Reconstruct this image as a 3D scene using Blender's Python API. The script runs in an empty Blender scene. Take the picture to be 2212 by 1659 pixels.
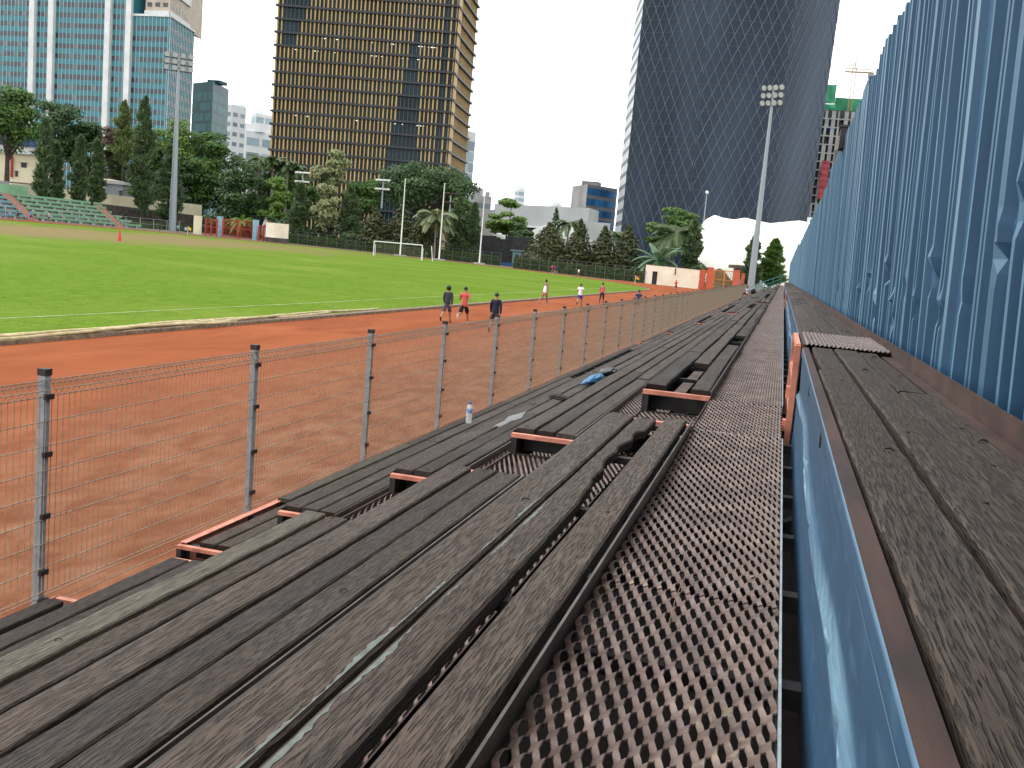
import bpy, math, random
import numpy as np
from mathutils import Matrix, Vector
random.seed(7); rng = np.random.default_rng(7)
C = bpy.context.scene.collection
S = bpy.context.scene

# ------------------------------------------------------------------ camera
# world frame: camera at the origin, +Y along the stand, +X right, +Z up (metres)
FOC, CX, CY = 2129.14, 1106.0, 829.5
RT = np.array([[0.96064108, -0.1157357, 0.25253509], [0.26439558, 0.10201976, -0.9590031], [0.08522733, 0.98802693, 0.12860438]])
cd = bpy.data.cameras.new('camera'); cam = bpy.data.objects.new('camera', cd); C.objects.link(cam)
cam.matrix_world = Matrix([[*RT[0], 0], [*RT[1], 0], [*RT[2], 0], [0, 0, 0, 1]])
cd.sensor_width = 36; cd.lens = FOC / 2212 * 36; cd.clip_start = 0.05; cd.clip_end = 6000
S.camera = cam

# ------------------------------------------------------------------ sky, sun, exposure
W = bpy.data.worlds.new('World'); S.world = W; W.use_nodes = True
nt = W.node_tree; nt.nodes.clear()
out = nt.nodes.new('ShaderNodeOutputWorld')
sky = nt.nodes.new('ShaderNodeTexSky'); sky.sky_type = 'NISHITA'; sky.sun_disc = False
SUN_EL, SUN_AZ = math.radians(52), math.radians(-85)          # high on the left
sky.sun_elevation = SUN_EL; sky.sun_rotation = SUN_AZ
hs = nt.nodes.new('ShaderNodeHueSaturation'); hs.inputs['Saturation'].default_value = 0.22
b1 = nt.nodes.new('ShaderNodeBackground'); b1.inputs[1].default_value = 0.09
b2 = nt.nodes.new('ShaderNodeBackground'); b2.inputs[0].default_value = (0.97, 0.99, 1, 1); b2.inputs[1].default_value = 0.72   # overcast veil
ad = nt.nodes.new('ShaderNodeAddShader')
nt.links.new(sky.outputs[0], hs.inputs['Color']); nt.links.new(hs.outputs[0], b1.inputs[0])
nt.links.new(b1.outputs[0], ad.inputs[0]); nt.links.new(b2.outputs[0], ad.inputs[1]); nt.links.new(ad.outputs[0], out.inputs[0])
sl = bpy.data.lights.new('sun', 'SUN'); sl.energy = 0.9; sl.angle = math.radians(20); sl.color = (1, 0.96, 0.9)
so = bpy.data.objects.new('sun', sl); C.objects.link(so)
sd = Vector((math.sin(SUN_AZ) * math.cos(SUN_EL), math.cos(SUN_AZ) * math.cos(SUN_EL), math.sin(SUN_EL)))
so.rotation_euler = sd.to_track_quat('Z', 'Y').to_euler()
so.location = (0, 0, 60)
S.view_settings.view_transform = 'Standard'; S.view_settings.look = 'None'
S.view_settings.exposure = 0.88; S.view_settings.gamma = 1
S.render.engine = 'CYCLES'; S.cycles.max_bounces = 5; S.cycles.transparent_max_bounces = 12

# ------------------------------------------------------------------ helpers
def gz(x): return -3.37 - 0.021 * max(-130.0, min(0.0, x))       # the field rises gently away from the stand
def ray(px, py): return RT @ np.array([px - CX, CY - py, -FOC])
def gp(px, py):                                                  # where a view ray meets the ground
    r = ray(px, py); P = r * (-3.37 / (r[2] + 0.021 * r[0]))
    if P[0] < -130: P = r * (-0.64 / r[2])
    return P
def at(px, py, d): return ray(px, py) / FOC * d                  # a point at depth d metres
def atx(px, py, x): r = ray(px, py); return r * x / r[0]
def scl(d): return d / FOC                                       # metres per picture unit at depth d

class MB:
    def __init__(s): s.v = []; s.f = []; s.c = []; s.n = 0
    def add(s, v, f, col=None):
        b = s.n; s.v.extend(tuple(map(float, p)) for p in v); s.n += len(v)
        s.f.extend(tuple(b + i for i in q) for q in f); s.c.extend([col] * len(f))
    def box(s, x0, x1, y0, y1, z0, z1, col=None):
        v = [(x0,y0,z0),(x1,y0,z0),(x1,y1,z0),(x0,y1,z0),(x0,y0,z1),(x1,y0,z1),(x1,y1,z1),(x0,y1,z1)]
        s.add(v, [(3,2,1,0),(4,5,6,7),(0,1,5,4),(1,2,6,5),(2,3,7,6),(3,0,4,7)], col)
    def obox(s, o, ux, uy, uz, col=None):                         # box from a corner and three edge vectors
        o, ux, uy, uz = map(lambda a: np.array(a, float), (o, ux, uy, uz))
        v = [o, o+ux, o+ux+uy, o+uy, o+uz, o+ux+uz, o+ux+uy+uz, o+uy+uz]
        s.add(v, [(3,2,1,0),(4,5,6,7),(0,1,5,4),(1,2,6,5),(2,3,7,6),(3,0,4,7)], col)
    def tube(s, path, r, n=6, col=None, caps=True):
        P = np.array(path, float); k = len(P)
        R = np.full(k, r) if np.isscalar(r) else np.array(r, float)
        T = np.gradient(P, axis=0); T /= np.linalg.norm(T, axis=1)[:, None] + 1e-12
        ref = np.array([0, 0, 1.0]) if abs(T[0][2]) < 0.9 else np.array([1.0, 0, 0])
        v = []
        for i in range(k):
            a = np.cross(T[i], ref); a /= np.linalg.norm(a) + 1e-12; b = np.cross(T[i], a)
            for j in range(n):
                t = 2 * math.pi * (j + 0.5) / n; v.append(P[i] + R[i] * (math.cos(t) * a + math.sin(t) * b))
        f = [(i*n+j, i*n+(j+1) % n, (i+1)*n+(j+1) % n, (i+1)*n+j) for i in range(k-1) for j in range(n)]
        if caps: f += [tuple(range(n))[::-1], tuple((k-1)*n + j for j in range(n))]
        s.add(v, f, col)
    def grid(s, fn, nu, nv, col=None):
        v = [fn(i / nu, j / nv) for j in range(nv + 1) for i in range(nu + 1)]
        s.add(v, [(j*(nu+1)+i, j*(nu+1)+i+1, (j+1)*(nu+1)+i+1, (j+1)*(nu+1)+i) for j in range(nv) for i in range(nu)], col)
    def mesh(s, name, mat, off=(0, 0, 0), smooth=False):
        me = bpy.data.meshes.new(name)
        v = np.array(s.v) - np.array(off, float) if s.v else np.zeros((0, 3))
        me.from_pydata(v.tolist(), [], s.f); me.update()
        for m in (mat if isinstance(mat, (list, tuple)) else [mat]): me.materials.append(m)
        if any(c is not None for c in s.c):
            at_ = me.color_attributes.new('tint', 'FLOAT_COLOR', 'CORNER'); i = 0
            arr = np.ones((len(me.loops), 4))
            for p, c in zip(me.polygons, s.c):
                if c is not None: arr[p.loop_start:p.loop_start + p.loop_total, :3] = c
            at_.data.foreach_set('color', arr.ravel())
        if smooth: me.polygons.foreach_set('use_smooth', [True] * len(me.polygons))
        return me
    def build(s, name, mat, parent=None, smooth=False, local=False):
        off = (0, 0, 0) if (parent is None or local) else parent_loc(parent)
        return link(name, s.mesh(name, mat, off, smooth), parent)

def parent_loc(o):
    p = np.zeros(3)
    while o is not None: p += np.array(o.location); o = o.parent
    return p
def link(name, me, parent=None, loc=None, rot=None):
    o = bpy.data.objects.new(name, me); C.objects.link(o)
    if parent is not None: o.parent = parent
    if loc is not None: o.location = loc
    if rot is not None: o.rotation_euler = rot
    return o
def tag(o, label=None, cat=None, group=None, kind=None):
    if label: o['label'] = label
    if cat: o['category'] = cat
    if group: o['group'] = group
    if kind: o['kind'] = kind
    return o
def thing(name, loc, label, cat, group=None, rz=0):
    o = bpy.data.objects.new(name, None); C.objects.link(o); o.location = tuple(map(float, loc)); o.rotation_euler = (0, 0, rz)
    o.empty_display_size = 0.2
    return tag(o, label, cat, group)
def struct(name, mb, m): return tag(mb.build(name, m), kind='structure')

# ------------------------------------------------------------------ materials
def nodes(name):
    m = bpy.data.materials.new(name); m.use_nodes = True; t = m.node_tree
    return m, t, t.nodes['Principled BSDF']
def N(t, ty, **kw):
    n = t.nodes.new(ty)
    for k, v in kw.items(): setattr(n, k, v)
    return n
def setin(n, **kw):
    for k, v in kw.items(): n.inputs[k.replace('_', ' ')].default_value = v
K = 1.0                                                          # overall strength of the next materials' colours
def rgb(c): return (c[0] * K, c[1] * K, c[2] * K, 1)
def noise(t, vec, scale, detail=4, rough=0.55, dist=0.0):
    n = N(t, 'ShaderNodeTexNoise'); setin(n, Scale=scale, Detail=detail, Roughness=rough, Distortion=dist)
    if vec is not None: t.links.new(vec, n.inputs['Vector'])
    return n.outputs['Fac']
def ramp(t, fac, stops):
    r = N(t, 'ShaderNodeValToRGB'); e = r.color_ramp.elements
    while len(e) < len(stops): e.new(0.5)
    for el, (p, c) in zip(e, stops): el.position = p; el.color = rgb(c) if not np.isscalar(c) else (c, c, c, 1)
    t.links.new(fac, r.inputs[0]); return r.outputs[0]
def mix(t, fac, a, b, mode='MIX'):
    n = N(t, 'ShaderNodeMix', data_type='RGBA', blend_type=mode)
    if np.isscalar(fac): n.inputs[0].default_value = fac
    else: t.links.new(fac, n.inputs[0])
    for s_, x in ((n.inputs[6], a), (n.inputs[7], b)):
        if isinstance(x, (tuple, list)): s_.default_value = rgb(x)
        else: t.links.new(x, s_)
    return n.outputs[2]
def math_(t, op, a, b=0.0):
    n = N(t, 'ShaderNodeMath', operation=op)
    for i, x in enumerate((a, b)):
        if np.isscalar(x): n.inputs[i].default_value = x
        else: t.links.new(x, n.inputs[i])
    return n.outputs[0]
def bump(t, p, h, strength, dist=0.01):
    b = N(t, 'ShaderNodeBump'); setin(b, Strength=strength, Distance=dist); t.links.new(h, b.inputs['Height']); t.links.new(b.outputs[0], p.inputs['Normal'])
def coords(t, scale=(1, 1, 1), rand=True, kind='Object'):
    tc = N(t, 'ShaderNodeTexCoord'); v = tc.outputs[kind]
    if rand:
        oi = N(t, 'ShaderNodeObjectInfo'); a = N(t, 'ShaderNodeVectorMath', operation='MULTIPLY_ADD')
        t.links.new(oi.outputs['Random'], a.inputs[0]); a.inputs[1].default_value = (37, 53, 71); t.links.new(v, a.inputs[2]); v = a.outputs[0]
    m = N(t, 'ShaderNodeMapping'); m.inputs['Scale'].default_value = scale; t.links.new(v, m.inputs[0]); return m.outputs[0]
def obrand(t): return N(t, 'ShaderNodeObjectInfo').outputs['Random']

def plain(name, col, rough=0.6, metal=0.0, var=0.25, scale=3.0, col2=None, bmp=0.0, stretch=(1, 1, 1), spec=0.4, tint=False, bd=0.01):
    m, t, p = nodes(name); v = coords(t, stretch)
    f = noise(t, v, scale, 5)
    c2 = col2 or tuple(x * (1 - var) for x in col)
    c = ramp(t, f, [(0.35, c2), (0.65, col)])
    if tint:
        a = N(t, 'ShaderNodeVertexColor', layer_name='tint'); c = mix(t, 1.0, c, a.outputs[0], 'MULTIPLY')
    t.links.new(c, p.inputs['Base Color']); setin(p, Roughness=rough, Metallic=metal); p.inputs['Specular IOR Level'].default_value = spec
    if bmp: bump(t, p, noise(t, v, scale * 4, 4), bmp, bd)
    return m

def wood(name, dark, mid, light, grain=1.0, rough=0.75):
    m, t, p = nodes(name)
    v = coords(t, (110, 3.5, 110)); f1 = noise(t, v, 1.0, 5, 0.62, 0.2)
    v2 = coords(t, (270, 15.0, 270)); f2 = noise(t, v2, 1.0, 2, 0.5, 0.12)
    v3 = coords(t, (7, 1.3, 7)); f3 = noise(t, v3, 1.0, 5, 0.6)
    c = ramp(t, f1, [(0.30, dark), (0.52, mid), (0.75, light)])
    crack = ramp(t, f2, [(0.39, 1.0), (0.50, 0.0)])
    c = mix(t, math_(t, 'MULTIPLY', crack, 0.72), c, tuple(x * 0.18 for x in dark))              # open cracks along the grain
    c = mix(t, ramp(t, f3, [(0.45, 0.0), (0.8, 0.5)]), c, tuple(0.6 * a + 0.4 * b for a, b in zip(mid, light)))
    hsv = N(t, 'ShaderNodeHueSaturation'); t.links.new(c, hsv.inputs['Color'])
    vv = N(t, 'ShaderNodeMapRange'); t.links.new(obrand(t), vv.inputs[0]); setin(vv, To_Min=0.62, To_Max=1.38); t.links.new(vv.outputs[0], hsv.inputs['Value'])
    sp = noise(t, coords(t, (1, 0.5, 1)), 60, 2); c = mix(t, ramp(t, sp, [(0.66, 0.0), (0.72, 0.5)]), hsv.outputs[0], (0.02, 0.017, 0.014))
    t.links.new(c, p.inputs['Base Color'])
    rr = ramp(t, f3, [(0.35, rough - 0.18), (0.65, rough)]); t.links.new(rr, p.inputs['Roughness']); p.inputs['Specular IOR Level'].default_value = 0.22
    h = math_(t, 'ADD', math_(t, 'MULTIPLY', crack, -0.9), math_(t, 'MULTIPLY', f1, 0.7)); bump(t, p, h, 0.8 * grain, 0.006)
    return m

M_wood = wood('weathered_wood', (0.036, 0.0245, 0.0172), (0.063, 0.0445, 0.0325), (0.098, 0.073, 0.056))
M_wood_pale = wood('pale_wood', (0.05, 0.041, 0.028), (0.115, 0.097, 0.068), (0.22, 0.19, 0.14), 0.6)

def rust_mesh():
    m, t, p = nodes('rusty_expanded_metal'); v = coords(t)
    f = noise(t, v, 9, 6, 0.6); f2 = noise(t, v, 45, 4); f3 = noise(t, v, 3.0, 3)
    c = ramp(t, f, [(0.32, (0.036, 0.021, 0.016)), (0.5, (0.094, 0.060, 0.048)), (0.68, (0.18, 0.130, 0.110))])
    c = mix(t, ramp(t, f2, [(0.5, 0.0), (0.72, 0.6)]), c, (0.10, 0.045, 0.025))
    c = mix(t, math_(t, 'MULTIPLY', ramp(t, f3, [(0.6, 0.0), (0.72, 1.0)]), ramp(t, noise(t, v, 28, 3), [(0.5, 0.0), (0.6, 0.8)])), c, (0.24, 0.19, 0.12))
    t.links.new(c, p.inputs['Base Color']); setin(p, Roughness=0.5, Metallic=0.15); p.inputs['Specular IOR Level'].default_value = 0.45
    bump(t, p, noise(t, v, 160, 3), 0.25, 0.003); return m
M_mesh = rust_mesh()
M_rust = plain('rusted_steel', (0.062, 0.030, 0.021), 0.75, 0.0, col2=(0.026, 0.014, 0.012), scale=14, bmp=0.3, stretch=(1, 0.25, 1), bd=0.004)
M_dark = plain('dark_steel', (0.045, 0.04, 0.038), 0.6, 0.2, col2=(0.018, 0.014, 0.013), scale=9)
M_orange = plain('salmon_red_oxide_paint', (0.72, 0.28, 0.185), 0.5, 0, col2=(0.46, 0.16, 0.10), scale=11, bmp=0.1)
M_galv = plain('galvanised_steel', (0.33, 0.365, 0.39), 0.5, 0.1, col2=(0.22, 0.25, 0.27), scale=16)
M_rail = plain('worn_steel_edge', (0.085, 0.068, 0.062), 0.4, 0.4, col2=(0.03, 0.021, 0.018), scale=12)
M_wire = plain('fence_wire', (0.34, 0.285, 0.215), 0.6, 0.0, col2=(0.23, 0.165, 0.105), scale=30)
M_mint = plain('old_mint_paint', (0.15, 0.17, 0.145), 0.7, col2=(0.09, 0.098, 0.083), scale=30)
M_clip = plain('dark_clip', (0.03, 0.022, 0.02), 0.6)
M_soil = plain('shade_dark_soil', (0.022, 0.017, 0.014), 0.95, scale=2.5, var=0.5)  # soil colour darkened to stand in for the shade under the stand

def blue_paint(name, base, lightc, worn=0.35, along=(6, 0.5, 0.9), shine_wear=False, fine=(22, 22, 1.2), shine_wear_col=(0.26, 0.44, 0.54), shine_wear_sc=(9, 4, 60)):
    m, t, p = nodes(name); v = coords(t, along)
    f = noise(t, v, 1.6, 6, 0.6); f2 = noise(t, coords(t, fine), 1.0, 5); f3 = noise(t, coords(t), 120, 2)
    c = ramp(t, f, [(0.3, tuple(x * 0.72 for x in base)), (0.7, base)])
    c = mix(t, math_(t, 'MULTIPLY', ramp(t, f2, [(0.52, 0.0), (0.8, 1.0)]), worn), c, lightc)
    c = mix(t, ramp(t, f3, [(0.70, 0.0), (0.74, 0.6)]), c, tuple(x * 0.35 for x in base))
    if shine_wear:
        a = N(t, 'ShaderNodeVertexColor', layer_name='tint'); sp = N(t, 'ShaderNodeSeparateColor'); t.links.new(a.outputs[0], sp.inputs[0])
        c = mix(t, math_(t, 'MULTIPLY', sp.outputs[0], ramp(t, noise(t, coords(t, shine_wear_sc), 1.0, 4), [(0.3, 0.35), (0.6, 1.0)])), c, shine_wear_col)  # painted highlights on creases and crests, plus lighter edge wear
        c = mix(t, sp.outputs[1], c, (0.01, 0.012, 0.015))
    t.links.new(c, p.inputs['Base Color']); setin(p, Roughness=0.48); p.inputs['Specular IOR Level'].default_value = 0.4
    bump(t, p, f, 0.15, 0.01); return m
M_wall = blue_paint('blue_sheet_paint', (0.025, 0.090, 0.172), (0.050, 0.135, 0.225), 0.3, shine_wear=True, shine_wear_col=(0.15, 0.28, 0.385), shine_wear_sc=(12, 12, .8))
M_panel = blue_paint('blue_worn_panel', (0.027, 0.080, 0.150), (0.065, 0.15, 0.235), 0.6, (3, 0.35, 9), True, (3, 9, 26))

# ------------------------------------------------------------------ ground, track, field
def clay():
    m, t, p = nodes('red_clay'); v = coords(t, (1, 1, 1), rand=False)
    f = noise(t, coords(t, (0.5, 0.16, 1), False), 1.0, 6, 0.62, 0.8); f2 = noise(t, coords(t, (2.6, 1.0, 1), False), 1.0, 7, 0.68, 0.4); f3 = noise(t, v, 34, 3)
    c = ramp(t, f, [(0.3, (0.27, 0.078, 0.030)), (0.5, (0.38, 0.110, 0.043)), (0.7, (0.44, 0.140, 0.056))])
    sx = N(t, 'ShaderNodeSeparateXYZ'); tc = N(t, 'ShaderNodeTexCoord'); t.links.new(tc.outputs['Object'], sx.inputs[0])
    near = N(t, 'ShaderNodeMapRange'); t.links.new(sx.outputs[0], near.inputs[0]); setin(near, From_Min=-13.0, From_Max=-7.5)
    wet = ramp(t, f2, [(0.40, (0.205, 0.078, 0.038)), (0.50, (0.275, 0.118, 0.060)), (0.66, (0.36, 0.185, 0.108))])      # damp trodden lanes by the fence
    c = mix(t, math_(t, 'MULTIPLY', near.outputs[0], 0.8), c, wet)
    c = mix(t, ramp(t, f3, [(0.62, 0.0), (0.76, 0.45)]), c, (0.16, 0.06, 0.03))
    t.links.new(c, p.inputs['Base Color']); setin(p, Roughness=0.95); p.inputs['Specular IOR Level'].default_value = 0.04; bump(t, p, f3, 0.3, 0.01); return m
def turf():
    m, t, p = nodes('turf'); v = coords(t, rand=False)
    f = noise(t, v, 0.11, 6, 0.6); f2 = noise(t, coords(t, (2.2, 1.1, 1), False), 1.0, 5, 0.65); f3 = noise(t, v, 16, 3, 0.6)
    c = ramp(t, f2, [(0.3, (0.115, 0.205, 0.014)), (0.55, (0.175, 0.285, 0.020)), (0.75, (0.225, 0.32, 0.032))])
    c = mix(t, ramp(t, f3, [(0.35, 0.75), (0.62, 0.0)]), c, (0.055, 0.115, 0.012))
    c = mix(t, ramp(t, f, [(0.45, 0.0), (0.75, 0.55)]), c, (0.25, 0.31, 0.06))
    tc = N(t, 'ShaderNodeTexCoord'); sx = N(t, 'ShaderNodeSeparateXYZ'); t.links.new(tc.outputs['Object'], sx.inputs[0])
    d = math_(t, 'ABSOLUTE', math_(t, 'ADD', math_(t, 'ADD', sx.outputs[0], 78.0), math_(t, 'MULTIPLY', math_(t, 'SUBTRACT', f, 0.5), 44.0)))
    w = N(t, 'ShaderNodeMapRange'); t.links.new(d, w.inputs[0]); setin(w, From_Min=19.0, From_Max=8.0)
    worn = math_(t, 'MULTIPLY', w.outputs[0], ramp(t, f2, [(0.30, 0.55), (0.6, 1.0)]))
    fy = N(t, 'ShaderNodeMapRange'); t.links.new(sx.outputs[1], fy.inputs[0]); setin(fy, From_Min=172.0, From_Max=120.0)
    worn = math_(t, 'MULTIPLY', worn, fy.outputs[0])
    c = mix(t, math_(t, 'MULTIPLY', worn, 0.8), c, (0.30, 0.185, 0.12))
    t.links.new(c, p.inputs['Base Color']); setin(p, Roughness=0.95); p.inputs['Specular IOR Level'].default_value = 0.03
    bump(t, p, math_(t, 'ADD', f3, f2), 0.5, 0.03); return m
K = 0.67; M_clay = clay(); K = 0.77; M_turf = turf(); K = 1.0
M_ground = plain('park_ground', (0.16, 0.12, 0.085), 0.95, col2=(0.07, 0.085, 0.035), scale=0.12)
M_line = plain('faded_line_paint', (0.24, 0.32, 0.13), 0.8, col2=(0.115, 0.20, 0.016), scale=2.2)
M_kerb = plain('kerb_brick', (0.25, 0.19, 0.125), 0.9, col2=(0.10, 0.072, 0.045), scale=5, bmp=0.3)

g = MB(); xs = [-4000, -130, 0, 4000]
for a, b in zip(xs[:-1], xs[1:]): g.add([(a, -400, gz(a)-.02), (b, -400, gz(b)-.02), (b, 5200, gz(b)-.02), (a, 5200, gz(a)-.02)], [(0, 1, 2, 3)])
struct('ground', g, M_ground)
FCX, FHW, FY1, FY0 = -60.5, 43.5, 129.0, -45.0
def oval(r, n=64, y0=FY0, y1=FY1):
    P = [(FCX + r * math.cos(a), y1 + r * math.sin(a)) for a in np.linspace(0, math.pi, n)]
    return P + [(FCX + r * math.cos(a), y0 + r * math.sin(a)) for a in np.linspace(math.pi, 2 * math.pi, n)]
t_ = MB(); ro = oval(FHW + 9.5)
t_.add([(x, y, gz(x)+.004) for x, y in ro], [tuple(range(len(ro)))])
struct('running_track', t_, M_clay)
t_ = MB(); t_.add([(-14, -60, gz(-14)+.008), (-2.6, -60, gz(-2.6)+.008), (-2.6, 205, gz(-2.6)+.008), (-14, 205, gz(-14)+.008)], [(0, 1, 2, 3)])
t_.add([(-30, 165, gz(-30)+.0075), (-14, 150, gz(-14)+.0075), (-14, 205, gz(-14)+.0075), (-26, 205, gz(-26)+.0075)], [(0, 1, 2, 3)])
struct('track_apron', t_, M_clay)
f_ = MB(); ro = oval(FHW - .15)
f_.add([(x, y, gz(x)+.055) for x, y in ro], [tuple(range(len(ro)))]); struct('field', f_, M_turf)
k_ = MB(); ri, rout = oval(FHW - .2), oval(FHW + .08); n = len(ri)
v = [(x, y, gz(x)+.12) for x, y in ri] + [(x, y, gz(x)+.105) for x, y in rout] + [(x, y, gz(x)-.01) for x, y in rout] + [(x, y, gz(x)-.01) for x, y in ri]
k_.add(v, [(a*n+i, a*n+(i+1) % n, ((a+1) % 4)*n+(i+1) % n, ((a+1) % 4)*n+i) for a in range(4) for i in range(n)])
struct('kerb', k_, M_kerb)
l_ = MB()
def strip(x0, y0, x1, y1, w, dz):
    d = np.array([x1-x0, y1-y0]); nrm = np.array([-d[1], d[0]]) / np.linalg.norm(d) * w / 2
    l_.add([(x, y, gz(x)+dz) for x, y in [(x0-nrm[0], y0-nrm[1]), (x1-nrm[0], y1-nrm[1]), (x1+nrm[0], y1+nrm[1]), (x0+nrm[0], y0+nrm[1])]], [(0, 1, 2, 3)])
strip(-20.4, -20, -20.4, 140, .13, .062); strip(-20.4, 140, -98, 140, .12, .0615); strip(-98, 40, -98, 140, .12, .061); strip(-80, 123.5, -41, 123.5, .12, .0605)
struct('field_line', l_, M_line)

# cream hoses left lying along the kerb
h_ = MB()
for q in range(4):
    P = []; ph = random.random() * 6
    for i in range(60 + 9 * q):
        y = 4 + i * 0.42; P.append((-17.05 - .09 * q + .06 * math.sin(y * .9 + ph) + .04 * math.sin(y * 2.3 + ph), y + q * .4, gz(-17) + .155 + .03 * math.sin(q * 2 + y * .6) + .012 * (q % 2)))
    h_.tube(P, .045, 6)
tag(h_.build('hose', plain('cream_hose', (0.55, 0.46, 0.26), 0.6, col2=(0.36, 0.28, 0.13), scale=4), smooth=True), 'cream fire hoses lying bundled along the near kerb of the grass', 'hose')

# ------------------------------------------------------------------ grandstand
RUN, RISE = 0.812, 0.382
XL = [0.06, -.75, -1.562, -2.374, -3.186, -3.975]                # left edge of the seat of each tier (0 = top)
ZS = [-.336, -.72, -1.102, -1.486, -1.868, -2.24]
SEATW = 0.40
SECT = [(-1.6, 4.82), (6.1, 28.7), (30.0, 52.6), (53.9, 76.5), (77.8, 100.4), (101.7, 124.0)]
AIS = [(a[1], b[0]) for a, b in zip(SECT[:-1], SECT[1:])]
SNAME = ['nearest section', 'section after the first aisle', 'third section along', 'fourth section along', 'fifth section along', 'farthest section']
TNAME = ['top', 'row beside the mesh walkway', 'second row down from the walkway', 'third row down from the walkway', 'fourth row down from the walkway', 'lowest row along the wire fence']

def plank(x0, x1, y0, y1, zt, th=.036, rough=.0025, warp=.0, tilt=0.0, broken=None, seg=None):
    mb = MB(); L = y1 - y0; n = seg or max(6, int(L / .12)); ch = .006
    ph = random.random() * 9; w = x1 - x0; rows = []
    lo = np.cumsum(rng.normal(0, rough * .5, n + 1)); hi = np.cumsum(rng.normal(0, rough * .5, n + 1))
    lo -= np.linspace(lo[0], lo[-1], n+1); hi -= np.linspace(hi[0], hi[-1], n+1)
    for i in range(n + 1):
        u = i / n; y = y0 + L * u; dx = warp * math.sin(u * 5 + ph); a = x0 + dx + np.clip(lo[i], -.012, .012) + random.gauss(0, rough * .3); b = x1 + dx + np.clip(hi[i], -.012, .012) + random.gauss(0, rough * .3)
        if broken: a, b = broken(u, a, b)
        z = zt + random.gauss(0, rough * .15) + warp * .35 * math.sin(u * 4 + ph * 2); s = tilt * (u - .5) * w
        e = random.uniform(-.012, .012) if i in (0, n) else 0
        rows += [(a, y+e, z-th-s), (a, y, z-ch-s), (a+ch, y, z-s), (b-ch, y, z+s), (b, y, z-ch+s), (b, y+e, z-th+s)]
    F = [(i*6+j, i*6+(j+1) % 6, (i+1)*6+(j+1) % 6, (i+1)*6+j) for i in range(n) for j in range(6)]
    F += [tuple(range(6))[::-1], tuple(n*6+j for j in range(6))]
    mb.add(rows, [q[::-1] for q in F]); return mb

def bolt(x, y, z, bent=False):
    mb = MB()
    if bent: mb.tube([(x, y, z-.004), (x+.004, y+.003, z+.006), (x+.014, y+.010, z+.007), (x+.024, y+.010, z+.003)], .0024, 6)
    else: mb.tube([(x, y, z-.006), (x, y, z+.002)], .0055, 7)
    return mb

def nails(pl, x0, x1, y0, y1, z):
    for y in (y0 + .05, y1 - .05, (y0+y1) / 2):
        if random.random() < .7: bolt(random.uniform(x0+.03, x1-.03), y, z + .001, random.random() < .35).build('nail', M_clip, pl)

BR = {}
def bracket_mesh(w):
    if w not in BR:
        mb = MB(); mb.box(0, w, -.02, .02, -.064, -.038); mb.box(0, .03, -.02, .02, -.17, -.0645); mb.box(w-.03, w, -.02, .02, -.17, -.0645)
        BR[w] = (mb.mesh('bracket', M_dark), mb.mesh('bracket', M_orange))
    return BR[w]

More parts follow.
